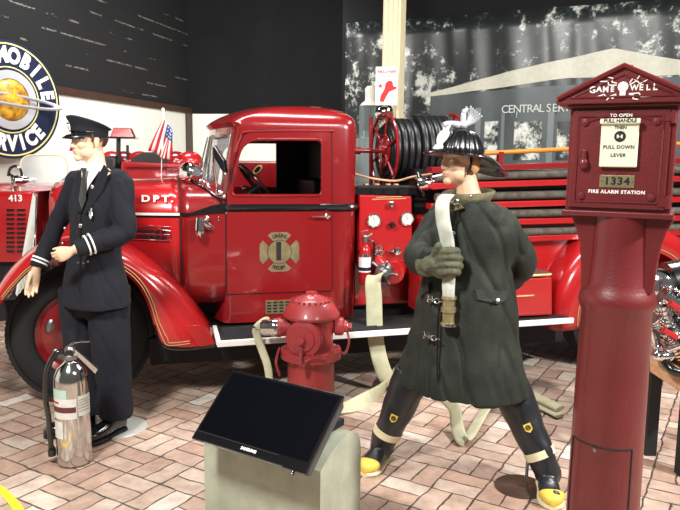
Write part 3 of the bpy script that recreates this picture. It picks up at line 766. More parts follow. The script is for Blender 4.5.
# radiator grille + shell
g0 = hsec(xn); bm = nb()
gz0, gz1 = .62, 1.40
rs = []
for i in range(9):
    t = i/8; x = xn+.02-.06*t; k = 1-.04*t*t
    rs.append([Vector((x, YC+(p.y-YC)*k, gz0+(p.z-gz0)*(1-.03*t) if p.z > gz0 else p.z)) for p in g0])
open_loft(bm, rs[:5]); o = T('radiator_shell', bm, 'red', angle=50); s_ = o.modifiers.new('s', 'SOLIDIFY'); s_.thickness = .014
bm = nb(); gx = xn-.07
def gp(u, z):  # v-shaped grille face
    return Vector((gx-(.21-.11*z)*(1-abs(u)**1.6)-.05*(1-z), YC+u*.47, .60+.74*z))
open_loft(bm, [[gp(u/10*(1-.16*z), z) for z in (0, .25, .5, .75, 1)] for u in range(-10, 11)])
gr_ = T('grille', bm, 'steel', angle=60)
bm = nb()
for i in range(-14, 15):
    u = i/14.5; tube(bm, [gp(u, 0)+Vector((-.006, -.006, 0)), gp(u*.92, .5)+Vector((-.006, -.006, 0)), gp(u*.84, .99)+Vector((-.006, -.006, 0))], .007, 5)
T('grille_bars', bm, 'chrome', gr_)

# --- front fender, as a swept crown over the wheel
YW = .30                                 # outer face of the wheel
wc_ = tp(77, 333, YW+.02); WR = .455; wc_.z = WR
xw = tx(81, 335, YW+.03)
outer = [(-12, 305), (0, 284), (14, 266), (34, 250), (62, 240), (96, 241), (126, 251), (150, 266), (172, 284), (192, 306), (206, 326), (215, 343)]
inner = [(-12, 330), (2, 303), (14, 288), (30, 272), (55, 262), (90, 261), (118, 270), (136, 284), (147, 303), (154, 325), (160, 341), (168, 347)]
def fen(outer, inner, yo, yi, name, crown=.055):
    o3 = catmull([tp(x, y, yo+.1) for x, y in outer], 4); i3 = catmull([tp(x, y, yo) for x, y in inner], 4)
    rs = []
    for o_, i_ in zip(o3, i3):
        # section: inner lip, bulging flank, crown, back to the body
        mid = (o_+i_)/2; a = Vector((i_.x, yo, i_.z)); 
        sec = [a+Vector((0, .03, 0)), a]
        for t in (.2, .4, .6, .8, .92):
            p = a.lerp(o_, t); sec.append(Vector((p.x, yo-crown*.25*math.sin(PI*min(t*1.1, 1))+.1*max(0, t-.45)**1.6*2.0, p.z)))
        q = Vector((o_.x, yo+.12, o_.z)); up = (q-a); up.y = 0; up = up.normalized()*.012
        sec += [q, q+Vector((0, .05, 0))+up, Vector((o_.x, (q.y+yi)/2, o_.z))+up*1.6, Vector((o_.x, yi, o_.z))-up*1.0]
        rs.append(sec)
    return rs
bm = nb(); rs = fen(outer, inner, .10, .60, 'f'); vs = open_loft(bm, rs)
ff = T('front_fender', bm, 'red', angle=60); s_ = ff.modifiers.new('s', 'SOLIDIFY'); s_.thickness = .008; s_.offset = -1
bm = nb()
# lower skirt line
for k, off in ((0, 3.2), (1, 6.0)):
    pts = []
    for (x, y), (X, Y) in zip(inner[1:], outer[1:]):
        d = Vector((X-x, Y-y)).normalized(); pts.append((x+d.x*off, y+d.y*off))
    pts = pts[:-2]+[(pts[-2][0]+1+k, 341-2*k), (170, 345.5-2.5*k), (190, 343.5-2.5*k)]
    tube(bm, [tp(x, y, .088) for x, y in pts], .003, 6, k=4, flat=1)
T('pinstripe', bm, 'gold', ff)
bm = nb(); tube(bm, [tp(x, y, .1) for x, y in [(154, 325), (160, 342), (170, 348.5), (190, 349), (215, 346)]], .009, 6, k=4); T('fender_edge', bm, 'black', ff)
hexd = nb(); pf = [tp(x, y, .105) for x, y in ((154, 325), (206, 326), (215, 343), (213, 347), (168, 348), (160, 342))]; prism(hexd, pf, (0, .015, 0)); T('fender_skirt', hexd, 'red', ff, smooth=False)
# wheels
def wheel(x, y0, label_hub=True):
    bm = nb(); R0, W_ = WR, .22
    prof = [(R0*.62, .02), (R0*.66, .0), (R0*.80, -.004), (R0*.93, .015), (R0*.985, .04), (R0, .06), (R0, W_-.06), (R0*.985, W_-.04), (R0*.93, W_-.015), (R0*.66, W_), (R0*.62, W_-.02)]
    m_ = frame(Vector((x, y0, WR)), (0, 1, 0), (1, 0, 0)); rr = [[m_ @ Vector((r*math.cos(2*PI*j/72), r*math.sin(2*PI*j/72), z)) for j in range(72)] for r, z in prof]
    rings(bm, rr, close=True); t_ = T('tyre', bm, 'rubber', angle=50)
    for z_ in (.04, W_-.04):
        bm = nb(); rr = []
        for i in range(144):
            a = 2*PI*i/144; q = .002 if i % 2 else -.003; rr.append([m_ @ Vector(((R0+d_r+q*(d_r > -.01))*math.cos(a), (R0+d_r+q*(d_r > -.01))*math.sin(a), z_+dz_r)) for d_r, dz_r in ((-.03, -.03), (0, -.022), (0, .022), (-.03, .03))])
        rings(bm, rr, close=True); T('tread_band', bm, 'rubber', t_, smooth=False)
    bm = nb(); rr = [(R0*.64, .015), (R0*.64, .03), (R0*.58, .05), (R0*.55, .06), (R0*.3, .03), (R0*.26, .02), (R0*.02, .02), (R0*.02, .06), (R0*.5, .12), (R0*.64, .12)]
    lathe(bm, rr, 48, m_, cap=False); rim = T('wheel_disc', bm, 'cabred', t_)
    for i in range(6):
        bm = nb(); a = 2*PI*i/6+.3; mm = m_ @ Matrix.Rotation(a, 4, 'Z'); ell(bm, (R0*.43, 0, .042), (.03, .05, .012), mm, 12, 6); T('hand_hole', bm, 'dull', rim)
    bm = nb(); lathe(bm, [(.11, .02), (.11, .0), (.085, -.03), (.07, -.05), (.03, -.06), (.001, -.062)], 28, m_); T('hub_cap', bm, 'chrome', rim)
    return t_
wheel(xw, YW)
# bumper, frame, underbody
bm = nb(); bx = xn-.42
tube(bm, [(bx+.12, .12, .56), (bx, .3, .56), (bx-.04, YC, .56), (bx, 2*YC-.3, .56), (bx+.12, 2*YC-.12, .56)], .07, 10, k=4, flat=.35, up=(0, 0, 1)); bum = T('bumper', bm, 'black')
bm = nb()
for y in (.62, 1.6): box(bm, ((bx+xn)/2+1.7, y, .58), (3.8, .09, .14))
T('frame_rail', bm, 'matteblack')
bm = nb(); tube(bm, [(xw, .5, WR), (xw, 1.75, WR)], .05, 10); box(bm, (xw+.1, .62, .5), (.9, .06, .04)); T('front_axle', bm, 'matteblack')
bm = nb(); box(bm, ((xc+xf)/2+.75, YC, .47), (3.2, 1.0, .22)); T('underbody', bm, 'matteblack')
# headlamp nearest side, mostly behind the officer
bm = nb(); hl = tp(78, 226, .42); lathe(bm, [(.001, .12), (.05, .11), (.1, .05), (.115, 0), (.118, -.02), (.1, -.03), (.001, -.035)], 28, frame(hl, (1, -.05, 0))); T('headlamp', bm, 'chrome')

# --- running board: tread + white edge
E0, E1 = tp(217, 342, 0), tp(573, 318.5, 0)
bm = nb(); hexa(bm, [Vector((E0.x, .0, E0.z-.025)), Vector((E1.x, .0, E1.z-.025)), Vector((E1.x, .42, E1.z-.025)), Vector((E0.x, .42, E0.z-.025)), Vector((E0.x, .0, E0.z)), Vector((E1.x, .0, E1.z)), Vector((E1.x, .42, E1.z)), Vector((E0.x, .42, E0.z))]); rb = T('running_board', bm, 'matteblack', smooth=False)
bm = nb(); hexa(bm, [Vector((E0.x, -.015, E0.z-.032)), Vector((E1.x, -.015, E1.z-.032)), Vector((E1.x, .012, E1.z-.032)), Vector((E0.x, .012, E0.z-.032)), Vector((E0.x, -.015, E0.z+.006)), Vector((E1.x, -.015, E1.z+.006)), Vector((E1.x, .012, E1.z+.006)), Vector((E0.x, .012, E0.z+.006))]); 
box(bm, (E0.x+.01, .2, E0.z-.005), (.03, .42, .03))
T('board_edge', bm, 'white', rb, bevel=.004)
bm = nb()
for i in range(9):
    y = .06+.035*i; tube(bm, [(E0.x+.05, y, E0.z+.003), (E0.x+1.1, y, E0.z+.003+(E1.z-E0.z)*1.1/(E1.x-E0.x))], .006, 5)
T('board_rib', bm, 'rubber', rb)
bm = nb(); v0, v1 = tx(150, 350, .3), tx(566, 330, .3); box(bm, ((v0+v1)/2, .36, .32), (v1-v0, .05, .2)); box(bm, (tx(165, 355, .3), .33, .33), (.2, .06, .16)); T('splash_board', bm, 'matteblack', rb, smooth=False)
# mirror, hinge horn, fuel cap
bm = nb(); q = [tp(x, y, .20) for x, y in ((213.5, 145), (224, 161), (225.5, 173), (222, 171.5), (214, 158))]; prism(bm, q, (.02, .03, 0)); mir = T('wing_mirror', bm, 'black', smooth=False, bevel=.004)
bm = nb(); tube(bm, [tp(213, 147, .22), tp(213.5, 165, .24), tp(217, 190, .33), tp(220, 194, YS)], .007, 8, k=4); ell(bm, tp(219.5, 193, YS-.01), (.03, .03, .022)); ell(bm, tp(224, 197, YS-.01), (.016, .016, .016)); T('mirror_arm', bm, 'chrome', mir)
bm = nb(); a0 = tp(199.5, 222, YS-.06)
tube(bm, [a0+Vector((0, 0, .03)), a0, a0+Vector((.0, 0, -.07)), a0+Vector((.01, 0, -.1))], [.024, .028, .036, .018], 14, k=3)
ell(bm, tp(207, 218.5, YS-.03), (.02, .02, .02)); tube(bm, [a0+Vector((.01, .0, .01)), tp(208, 226, YS-.03), tp(213, 229, YS)], [.016, .022, .012], 10, k=3)
T('cowl_lamp', bm, 'chrome')
# door-lock studs on cowl
for (px, py, r_) in ((218.5, 217, .008), (218.8, 220, .007), (209, 211, .009)): bm = nb(); ell(bm, tp(px, py, YS-.004), (r_, r_, r_)); T('stud', bm, 'chrome')
# fender root bracket
bm = nb(); b0_ = tp(175, 279, YS+.02); tube(bm, [b0_, b0_+Vector((-.01, -.03, -.03)), b0_+Vector((.02, -.02, -.06))], [.01, .02, .014], 8, k=3); T('hood_latch', bm, 'black')
bm = nb(); pts = [tp(x, y, YS-.004) for x, y in ((129, 252), (150, 262), (172, 280), (184, 292), (184, 300), (170, 290), (148, 274), (129, 262))]; prism(bm, pts, (0, .05, 0)); T('fender_well', bm, 'black', smooth=False)

# --- chrome siren on the cowl
bm = nb(); sc0 = tp(190, 173, YC-.45)
fm = frame(sc0, (-.8, -.6, .1)); lathe(bm, [(.001, -.1), (.035, -.09), (.06, -.05), (.068, 0), (.068, .03), (.074, .034), (.068, .046), (.038, .06), (.001, .064)], 28, fm); sir = T('siren', bm, 'chrome')
bm = nb(); lathe(bm, [(.05, 0), (.025, .03), (.02, .12)], 16, Matrix.Translation((sc0.x, sc0.y, 1.36))); T('siren_post', bm, 'dull', sir)

# --- pump panel section behind the cab
YP = .42; xp0 = tx(359, 250, YP); xp1 = tx(413, 250, YP); zp1 = tz(385, 195, YP); zp0 = tz(385, 263, YP)
bm = nb(); hexa(bm, [Vector((xp0, YP, zp0)), Vector((xp1, YP, zp0)), Vector((xp1, YP+1.3, zp0)), Vector((xp0, YP+1.3, zp0)), Vector((xp0, YP, zp1)), Vector((xp1-.02, YP, zp1-.01)), Vector((xp1-.02, YP+1.3, zp1)), Vector((xp0, YP+1.3, zp1))]); pp_ = T('pump_panel', bm, 'red', smooth=False, bevel=.01)
bm = nb(); box(bm, ((xp0+xp1)/2+.28, YP+.14+.6, (zp0+.52)/2+.05), (xp1-xp0+.55, 1.2, zp0-.52+.1)); T('lower_body', bm, 'red', smooth=False, bevel=.008)
bm = nb(); sx_ = tx(411, 290, YP+.14); box(bm, (sx_, YP+.135, .7), (.006, .01, .36)); T('panel_gap', bm, 'matteblack', smooth=False)
bm = nb(); tube(bm, [tp(372, 199.5, YP-.002), tp(406, 198.5, YP-.002)], .004, 6); tube(bm, [tp(376, 197.5, YP-.002), tp(402, 196.5, YP-.002)], .003, 6); T('gold_line', bm, 'gold', pp_)
for (px, py, r_) in ((373.5, 220.5, .052), (406.5, 218.5, .052)):
    c = tp(px, py, YP-.001); bm = nb(); lathe(bm, [(r_, 0), (r_, .022), (r_*.86, .026), (r_*.84, .016), (.001, .016)], 32, frame(c, (0, -1, 0))); g = T('gauge', bm, 'chrome', pp_)
    bm = nb(); lathe(bm, [(r_*.8, .0165), (r_*.8, .0185), (.001, .0186)], 32, frame(c, (0, -1, 0))); T('gauge_face', bm, 'gauge', g)
    bm = nb(); tf2 = tframe(c+Vector((0, -.019, 0)), (1, 0, 0), (0, 0, 1))
    for i in range(9):
        a = math.radians(-45+270*i/8-0); 
        box(bm, (r_*.66, 0, 0), (r_*.16, .002, .001), tf2 @ Matrix.Rotation(a, 4, 'Z'))
    box(bm, (r_*.2, 0, .001), (r_*.7, .003, .001), tf2 @ Matrix.Rotation(1.9, 4, 'Z')); T('gauge_marks', bm, 'blackink', g, smooth=False)
for (px, py, m_) in ((390, 204.5, 'chrome'), (391, 224.5, 'black')):
    bm = nb(); lathe(bm, [(.014, 0), (.014, .02), (.022, .025), (.024, .035), (.015, .045), (.001, .047)], 20, frame(tp(px, py, YP), (0, -1, 0))); T('pump_knob', bm, m_, pp_)
for (px, py, r_) in ((378.5, 250.5, .035),):
    c = tp(px, py, YP-.07); bm = nb(); fm = frame(c, (0, -1, 0)); tube(bm, [fm @ Vector((r_*math.cos(2*PI*i/20), r_*math.sin(2*PI*i/20), 0)) for i in range(20)], .006, 6, closed=True)
    for i in range(4): a = PI*i/4; tube(bm, [fm @ Vector((r_*math.cos(a), r_*math.sin(a), 0)), fm @ Vector((-r_*math.cos(a), -r_*math.sin(a), 0))], .004, 5)
    tube(bm, [c, c+Vector((0, .07, 0))], .008, 8); T('valve_wheel', bm, 'chrome', pp_)
bm = nb(); c = tp(397, 251, YP-.04); tube(bm, [tp(388, 251, YP-.02), c], .008, 8); lathe(bm, [(.02, -.01), (.028, 0), (.028, .012), (.012, .016)], 18, frame(c, (0, -1, 0))); T('pull_handle', bm, 'chrome', pp_)
# pump outlet and inlet manifolds
bm = nb(); oc = tp(396, 270, YP-.02); fo = frame(oc+Vector((0, .12, 0)), (-.25, -1, -.1)); lathe(bm, [(.11, 0), (.115, .04), (.1, .07), (.075, .09), (.07, .14), (.085, .145), (.085, .165), (.06, .17)], 28, fo); pin = T('pump_inlet', bm, 'red')
bm = nb(); tube(bm, [tp(372, 256, YP), tp(378, 262, YP-.04), tp(386, 270, YP-.12)], [.06, .06, .05], 16, k=4); T('outlet_pipe', bm, 'red', pin)
bm = nb(); oc2 = tp(384, 272, YP-.16); fo2 = frame(oc2, (-.65, -.6, -.45)); lathe(bm, [(.05, -.05), (.055, -.02), (.062, -.015), (.062, .01), (.052, .015), (.052, .05), (.045, .055)], 24, fo2)
for i in range(5):
    a = 2*PI*i/5+.4; d = fo2.to_3x3() @ Vector((math.cos(a), math.sin(a), 0)); tube(bm, [oc2+d*.05, oc2+d*.095], [.008, .01], 8); ell(bm, oc2+d*.1, (.011, .011, .011))
T('hose_coupling', bm, 'dull', pin)

# --- reel on top
rc = tp(384, 151, YC-.15); RRr = .30
ax = Vector((1, .05, 0)).normalized(); fmr = frame(rc, ax, (0, 0, 1))
L_ = .50
for zz_ in (0, L_*1.15):
    bm = nb(); tube(bm, [fmr @ Vector((RRr*math.cos(2*PI*i/48), RRr*math.sin(2*PI*i/48), zz_)) for i in range(48)], .013, 8, closed=True)
    tube(bm, [fmr @ Vector((RRr*.42*math.cos(2*PI*i/32), RRr*.42*math.sin(2*PI*i/32), zz_)) for i in range(32)], .009, 8, closed=True)
    for i in range(6):
        a = 2*PI*i/6+.2; tube(bm, [fmr @ Vector((.03*math.cos(a), .03*math.sin(a), zz_)), fmr @ Vector((RRr*math.cos(a), RRr*math.sin(a), zz_))], .011, 8)
    lathe(bm, [(.05, zz_-.03), (.05, zz_+.03)], 20, fmr); T('reel_flange', bm, 'cabred')
bm = nb(); lathe(bm, [(.11, 0), (.11, L_*1.15)], 24, fmr); lathe(bm, [(.02, -.28), (.028, -.26), (.028, -.2), (.018, -.19), (.018, 0)], 16, fmr); T('reel_drum', bm, 'cabred')
hr = thing('booster_hose', 'black rubber booster hose wound in many turns on the red reel', 'hose', TM @ Vector((rc.x, rc.y, rc.z-.2)), TH)
bm = nb()
def W2(v): return TM @ v
for layer, (r0, z0, z1, n) in enumerate(((.14, .03, .52, 9), (.19, .03, .52, 9), (.235, .035, .53, 9), (.268, .25, .53, 5))):
    pts = []
    steps = n*28
    for i in range(steps+1):
        a = 2*PI*n*i/steps; z = z0+(z1-z0)*(i//28+min(1, max(0, (i % 28-24)/4)))/n; pts.append(W2(fmr @ Vector((r0*math.cos(a), r0*math.sin(a), z))))
    tube(bm, pts, .0272, 10, up=None)
obj('hose_coil', bm, 'hoseblack', hr, W=True)
bm = nb()
tube(bm, [tp(358, 187, YP+.05), tp(420, 187, YP+.05)], .014, 8); tube(bm, [tp(358, 192, YP+.3), tp(425, 190, YP+.3)], .02, 8)
for px in (372, 384, 398, 410): tube(bm, [tp(px, 187, YP+.05), tp(px, 195, YP+.05)], .012, 8)
box(bm, ((xp0+xp1)/2, YP+.6, zp1+.03), (xp1-xp0+.1, 1.1, .06)); T('top_rail', bm, 'black')
bm = nb()
for px in (366, 377, 388, 396): p_ = tp(px, 186, YP+.2); box(bm, (p_.x, YP+.2, p_.z-.01), (.025, .05, .055))
tube(bm, [tp(352, 173, YP+.3), tp(370, 178, YP+.25), tp(395, 181, YP+.2), tp(412, 177, YP+.1), tp(432, 174, YP+.1)], .008, 6, k=4); T('rope_and_blocks', bm, 'wood')
bm = nb(); nzp = tp(424, 183, YP+.02); tube(bm, [tp(418, 172, YP+.02), tp(421, 182, YP), tp(424, 196, YP)], [.014, .022, .016], 10, k=3); T('lever_bracket', bm, 'black')
bm = nb(); lathe(bm, [(.03, -.1), (.045, -.09), (.05, -.03), (.045, 0), (.055, .005), (.055, .04), (.03, .05)], 24, frame(tp(431, 183, YP-.02), (.9, -.2, .1))); T('nozzle', bm, 'chrome')
bm = nb(); tube(bm, [tp(371, 117, YC), tp(371, 200, YC)], .016, 8); T('reel_post', bm, 'cabred')

# --- rear body: hose bed
YB = .30; xb0 = xp1; xb1 = xp1+3.0
def rl(px, py, y=YB): return tp(px, py, y)
def pline(py0, py1, px0=490, px1=575, y=YB):
    a, b_ = tp(px0, py0, y), tp(px1, py1, y); k = (b_.z-a.z)/(b_.x-a.x); return lambda x: a.z+k*(x-a.x)
bm = nb(); l1 = pline(240, 236.5, y=YB+.08); box(bm, ((xb0+xb1)/2+.05, YB+.08+.62, (.62+1.20)/2), (xb1-xb0, 1.24, .58)); T('hose_bed', bm, 'red', smooth=False, bevel=.02)
bm = nb(); box(bm, ((xb0+xb1)/2+.05, YB+.25+.45, 1.36), (xb1-xb0, .9, .36)); T('bed_interior', bm, 'black', smooth=False)
for (a_, b_) in ((168, 164.8), (184.5, 182), (205, 202.5), (222.5, 220.5), (240.5, 237)):
    f_ = pline(a_, b_); bm = nb(); x0 = xb0+.08
    h_ = .022
    for x_a, x_b in ((x0, xb1),):
        hexa(bm, [Vector((x_a, YB, f_(x_a)-h_)), Vector((x_b, YB, f_(x_b)-h_)), Vector((x_b, YB+.1, f_(x_b)-h_)), Vector((x_a, YB+.1, f_(x_a)-h_)), Vector((x_a, YB, f_(x_a)+h_)), Vector((x_b, YB, f_(x_b)+h_)), Vector((x_b, YB+.1, f_(x_b)+h_)), Vector((x_a, YB+.1, f_(x_a)+h_))])
    T('bed_rail', bm, 'red' if a_ > 170 else 'cabred', smooth=False, bevel=.006)
for px in (455,):
    bm = nb(); p = tp(px, 200, YB); box(bm, (p.x, YB+.06, 1.33), (.05, .1, .56)); T('bed_post', bm, 'red', smooth=False)
hnames = ['ribbed grey suction hose, topmost of the four racked along the truck side', 'ribbed grey suction hose, second from the top of the side rack', 'ribbed grey suction hose, third from the top of the side rack', 'ribbed grey suction hose, lowest of the four on the side rack']
for (a_, b_), lab in zip(((176, 173.2), (196, 194), (214, 212.5), (233, 230.5)), hnames):
    f_ = pline(a_, b_, y=YB+.02); bm = nb(); x0 = xb0+.12; n = 420; rr = []
    for i in range(n+1):
        x = x0+(xb1-x0)*i/n; r_ = .031 if i % 2 else .026
        rr.append([Vector((x, YB-.0+.03+r_*math.cos(2*PI*j/12)-.012, f_(x)+r_*math.sin(2*PI*j/12))) for j in range(12)])
    rings(bm, rr); bmesh.ops.transform(bm, matrix=TM, verts=bm.verts)
    tag(obj('suction_hose', bm, 'suction', centre=True), lab, 'hose', 'suction hoses racked on the truck side')
bm = nb(); tube(bm, [W2(tp(470, 154, YB+.25)), W2(tp(570, 149, YB+.25)), W2(tp(700, 143, YB+.25))], .017, 8); tag(obj('wooden_pole', bm, 'orangewood', centre=True), 'varnished orange wooden pole lying along the top of the hose bed', 'pole')
bm = nb()
for px in (500, 690): p = tp(px, 157, YB+.25); box(bm, (p.x, YB+.25, p.z-.02), (.04, .04, .12))
T('pole_rest', bm, 'cabred')
# lower side: panels with gold lines, box step
bm = nb(); hexa(bm, [tp(505, 317, .1), tp(552, 315, .1), tp(552, 315, .1)+Vector((0, .3, 0)), tp(505, 317, .1)+Vector((0, .3, 0)), tp(505, 280, .1), tp(552, 277.5, .1), tp(552, 277.5, .1)+Vector((0, .3, 0)), tp(505, 280, .1)+Vector((0, .3, 0))])
bm2 = T('side_box', bm, 'red', smooth=False, bevel=.006)
bm = nb(); bp0 = tp(500, 276, .1); box(bm, ((tx(440, 276, .1)+tx(552, 276, .1))/2, .25, bp0.z+.005), (tx(552, 276, .1)-tx(440, 276, .1), .3, .012)); T('box_lid', bm, 'dull', bm2, smooth=False)
bm = nb()
a, b_ = tp(506, 277.5, .095), tp(551, 274.5, .095); tube(bm, [a, b_], .008, 6); a, b_ = tp(508, 297, .095), tp(534, 295.5, .095); tube(bm, [a, b_], .006, 6); T('gold_line', bm, 'gold', bm2)
bm = nb(); box(bm, (tx(470, 300, .24), .34, .67), (.8, .25, .3)); T('side_box', bm, 'red', smooth=False, bevel=.006)
# rear fender and wheel
xrw = tx(625, 330, .3); 
def arcpts(cx, cz, r, a0, a1, n, y): return [Vector((cx+r*math.cos(a0+(a1-a0)*i/n), y, cz+r*math.sin(a0+(a1-a0)*i/n))) for i in range(n+1)]
rs = []
rcx = tx(637, 330, .1)
for i in range(33):
    a = math.radians(188-196*i/32); d = Vector((math.cos(a), 0, math.sin(a)))
    ri, ro = .5, .68; c = Vector((rcx, 0, WR))
    sec = [c+d*ri+Vector((0, .13, 0)), c+d*ri+Vector((0, .1, 0))]+[c+d*(ri+(ro-ri)*t)+Vector((0, .1-.02*math.sin(PI*t)+.14*max(0, t-.5)**2, 0)) for t in (.25, .5, .75, 1)]+[c+d*(ro+.015)+Vector((0, .2, 0)), c+d*(ro+.02)+Vector((0, .34, 0)), c+d*(ro+.01)+Vector((0, .5, 0))]
    rs.append(sec)
bm = nb(); open_loft(bm, rs); rf = T('rear_fender', bm, 'red', angle=60); s_ = rf.modifiers.new('s', 'SOLIDIFY'); s_.thickness = .008; s_.offset = -1
bm = nb(); tube(bm, arcpts(rcx, WR, .525, math.radians(186), math.radians(-4), 40, .088), .004, 6); T('pinstripe', bm, 'gold', rf)
wheel(rcx, .26)
bm = nb(); box(bm, (rcx, .62, .75), (1.1, .04, .5)); T('wheel_well', bm, 'black', smooth=False)
bm = nb(); box(bm, (xb0+1.6, YC, .5), (3.0, .9, .2)); T('rear_frame', bm, 'matteblack', smooth=False)

# small extinguisher strapped beside the cab
ex0 = tp(364.5, 284, YP-.09)
ex = thing('fire_extinguisher', 'small red fire extinguisher with white label mounted behind the truck cab', 'fire extinguisher', TM @ ex0, TH)
bm = nb(); lathe(bm, [(.036, .0), (.042, .012), (.042, .24), (.03, .27), (.016, .285), (.016, .3)], 24); obj('cylinder', bm, 'red', ex)
bm = nb(); lathe(bm, [(.0425, .09), (.0435, .09), (.0435, .2), (.0425, .2)], 24, cap=False); obj('label', bm, 'white', ex)
bm = nb(); lathe(bm, [(.0436, .1), (.0442, .1), (.0442, .125), (.0436, .125)], 24, cap=False); obj('label_band', bm, 'navyenamel', ex)
bm = nb(); lathe(bm, [(.02, .3), (.022, .34), (.012, .35)], 16); tube(bm, [(0, 0, .33), (.05, 0, .36)], .008, 8); tube(bm, [(0, 0, .335), (-.03, 0, .375), (.02, 0, .385)], .006, 8); obj('valve', bm, 'dull', ex)
bm = nb(); tube(bm, [(0, 0, .32), (.06, -.01, .3), (.065, 0, .2), (.055, 0, .12)], .008, 8, k=4); obj('discharge_hose', bm, 'black', ex)
bm = nb(); lathe(bm, [(.046, .2), (.048, .2), (.048, .22), (.046, .22)], 24, cap=False); box(bm, (0, .07, .21), (.05, .08, .03)); obj('bracket', bm, 'chrome', ex)

# flags on the hood
def flag(px, pt, pb, y, label):
    a = TM @ tp(px-2, pb, y); b_ = TM @ tp(px, pt, y); Yd = b_.y
    f = thing('small_flag', label, 'flag', a, 0, 'small american flags')
    bm = nb(); tube(bm, [a, a.lerp(b_, .48)], .003, 8); tube(bm, [a.lerp(b_, .47), b_], .009, 8); ell(bm, b_, (.012, .012, .016)); obj('staff', bm, 'white', f, W=True)
    q = [at(px+dx, pt+dy, Yd-.02) for dx, dy in ((.8, 8), (11, 23), (-14, 41), (9, 52))]
    nd = Vector((-.2, -1, 0))
    def cp(u, v): return (q[0]*(1-u)+q[1]*u)*(1-v)+(q[2]*(1-u)+q[3]*u)*v+nd*(.022*math.sin(u*8+v*2.2))+Vector((0, 0, .008*math.sin(u*9)))
    def strip(bm, u0, u1, v0, v1, n=8, m=2, off=0.0):
        g = [[bm.verts.new(cp(u0+(u1-u0)*k/m, v0+(v1-v0)*j/n)+nd*off) for j in range(n+1)] for k in range(m+1)]
        for k in range(m):
            for j in range(n): bm.faces.new((g[k][j], g[k][j+1], g[k+1][j+1], g[k+1][j]))
    for nm, mtl, par in (('red_stripes', 'flagred', 0), ('white_stripes', 'white', 1)):
        bm = nb()
        for i in range(par, 11, 2): strip(bm, i/11, (i+1)/11, .36 if i > 3 else 0, 1)
        o = obj(nm, bm, mtl, f, W=True, angle=180); s_ = o.modifiers.new('s', 'SOLIDIFY'); s_.thickness = .002
    bm = nb(); strip(bm, 4/11, 1, 0, .36, 6, 6); o = obj('canton', bm, 'flagblue', f, W=True, angle=180); s_ = o.modifiers.new('s', 'SOLIDIFY'); s_.thickness = .002
    bm = nb()
    for k in range(4):
        for j in range(3): ell(bm, cp(.45+.14*k, .06+.11*j)+nd*.004, (.005, .003, .005), None, 6, 4)
    obj('stars', bm, 'white', f, W=True)
flag(163, 110, 184, YC-.1, 'small american flag on a white staff standing on the truck hood')
flag(84.5, 110, 186, YC-.1, 'small american flag mostly hidden behind the officer cap, only its blue tip showing')
# ------------------------------------------------------------------ SECOND TRUCK behind
Y2 = 6.9; O2 = gr(10, 330, 0); O2 = Vector((at(10, 200, 6.55).x, 6.55, 0)); TH2 = math.radians(9)
M2 = Matrix.Translation(O2) @ Matrix.Rotation(TH2, 4, 'Z'); I2 = M2.inverted(); R2 = I2.to_3x3(); C2 = I2 @ CAM_C
def t2(px, py, y=0.0):
    r = R2 @ ray(px, py); p = C2+r*((y-C2.y)/r.y); return Vector((p.x, y, p.z))
tk2 = thing('open_cab_fire_truck', 'bright red open cab fire truck numbered 413 parked behind the first truck', 'fire truck', O2, TH2)
def S(name, bm, m, parent=None, **k): return obj(name, bm, m, parent or tk2, **k)
W2_ = 1.2
def slab(name, pts, y0, y1, m, bevel=.02, parent=None):
    bm = nb(); prism(bm, [Vector((p.x, y0, p.z)) for p in pts], (0, y1-y0, 0)); return S(name, bm, m, parent, smooth=False, bevel=bevel)
bm = nb(); rs = []
for i in range(9):
    px = -40+11*i; zb_ = t2(0, 262).z; zt_ = t2(px, 193+.0*i).z; x = t2(px, 200).x
    sec = [Vector((x, 0, zb_)), Vector((x, -.01, (zb_+zt_)/2)), Vector((x, 0, zt_-.05))]
    for k in range(1, 8):
        a = PI*k/8; sec.append(Vector((x, W2_/2-W2_/2*math.cos(a)**1 if True else 0, zt_-.05+.13*math.sin(a))))
    sec += [Vector((x, W2_, zt_-.05)), Vector((x, W2_, zb_))]
    rs.append(sec)
rings(bm, rs); hd2 = S('hood', bm, 'red', angle=50)
bm = nb()
for c0_, c1_ in ((6.5, 14.5), (17, 25.5)):
    for i in range(10):
        y = 209+4.6*i; p, q = t2(c0_, y, -.012), t2(c1_, y+1.9, -.012); box(bm, ((p.x+q.x)/2, -.012, (p.z+q.z)/2), (q.x-p.x, .01, p.z-q.z))
S('louvre_slot', bm, 'black', hd2, smooth=False)
bm = nb(); p = t2(15.5, 198.5, -.012); text(bm, '413', .085, tframe(p, (1, 0, 0), (0, 0, 1)), .003, .002); S('number', bm, 'whiteink', hd2, smooth=False)
slab('chassis', [t2(-45, 262), t2(330, 258), t2(330, 285), t2(-45, 290)], .1, 1.1, 'matteblack')
for px in (8,):
    c = t2(px, 300, -.02); bm = nb(); mm = frame(Vector((c.x, .12, .45)), (0, 1, 0)); lathe(bm, [(.2, 0), (.42, 0), (.45, .04), (.45, .16), (.42, .2), (.2, .2)], 40, mm); S('tyre', bm, 'rubber')
c = t2(205, 300, 0); bm = nb(); mm = frame(Vector((c.x+.6, -.05, .45)), (0, 1, 0)); lathe(bm, [(.2, 0), (.42, 0), (.45, .04), (.45, .16), (.42, .2), (.2, .2)], 40, mm); S('tyre', bm, 'rubber')
slab('cowl', [t2(46, 260), t2(64, 260), t2(64, 200), t2(58, 192), t2(46, 193)], 0, W2_, 'red')
slab('body', [t2(64, 262), t2(215, 255), t2(330, 250), t2(330, 200), t2(190, 205), t2(64, 222)], 0.0, W2_, 'red')
slab('rear_body', [t2(118, 225), t2(192, 225), t2(192, 165), t2(121, 161)], 0.0, W2_, 'red')
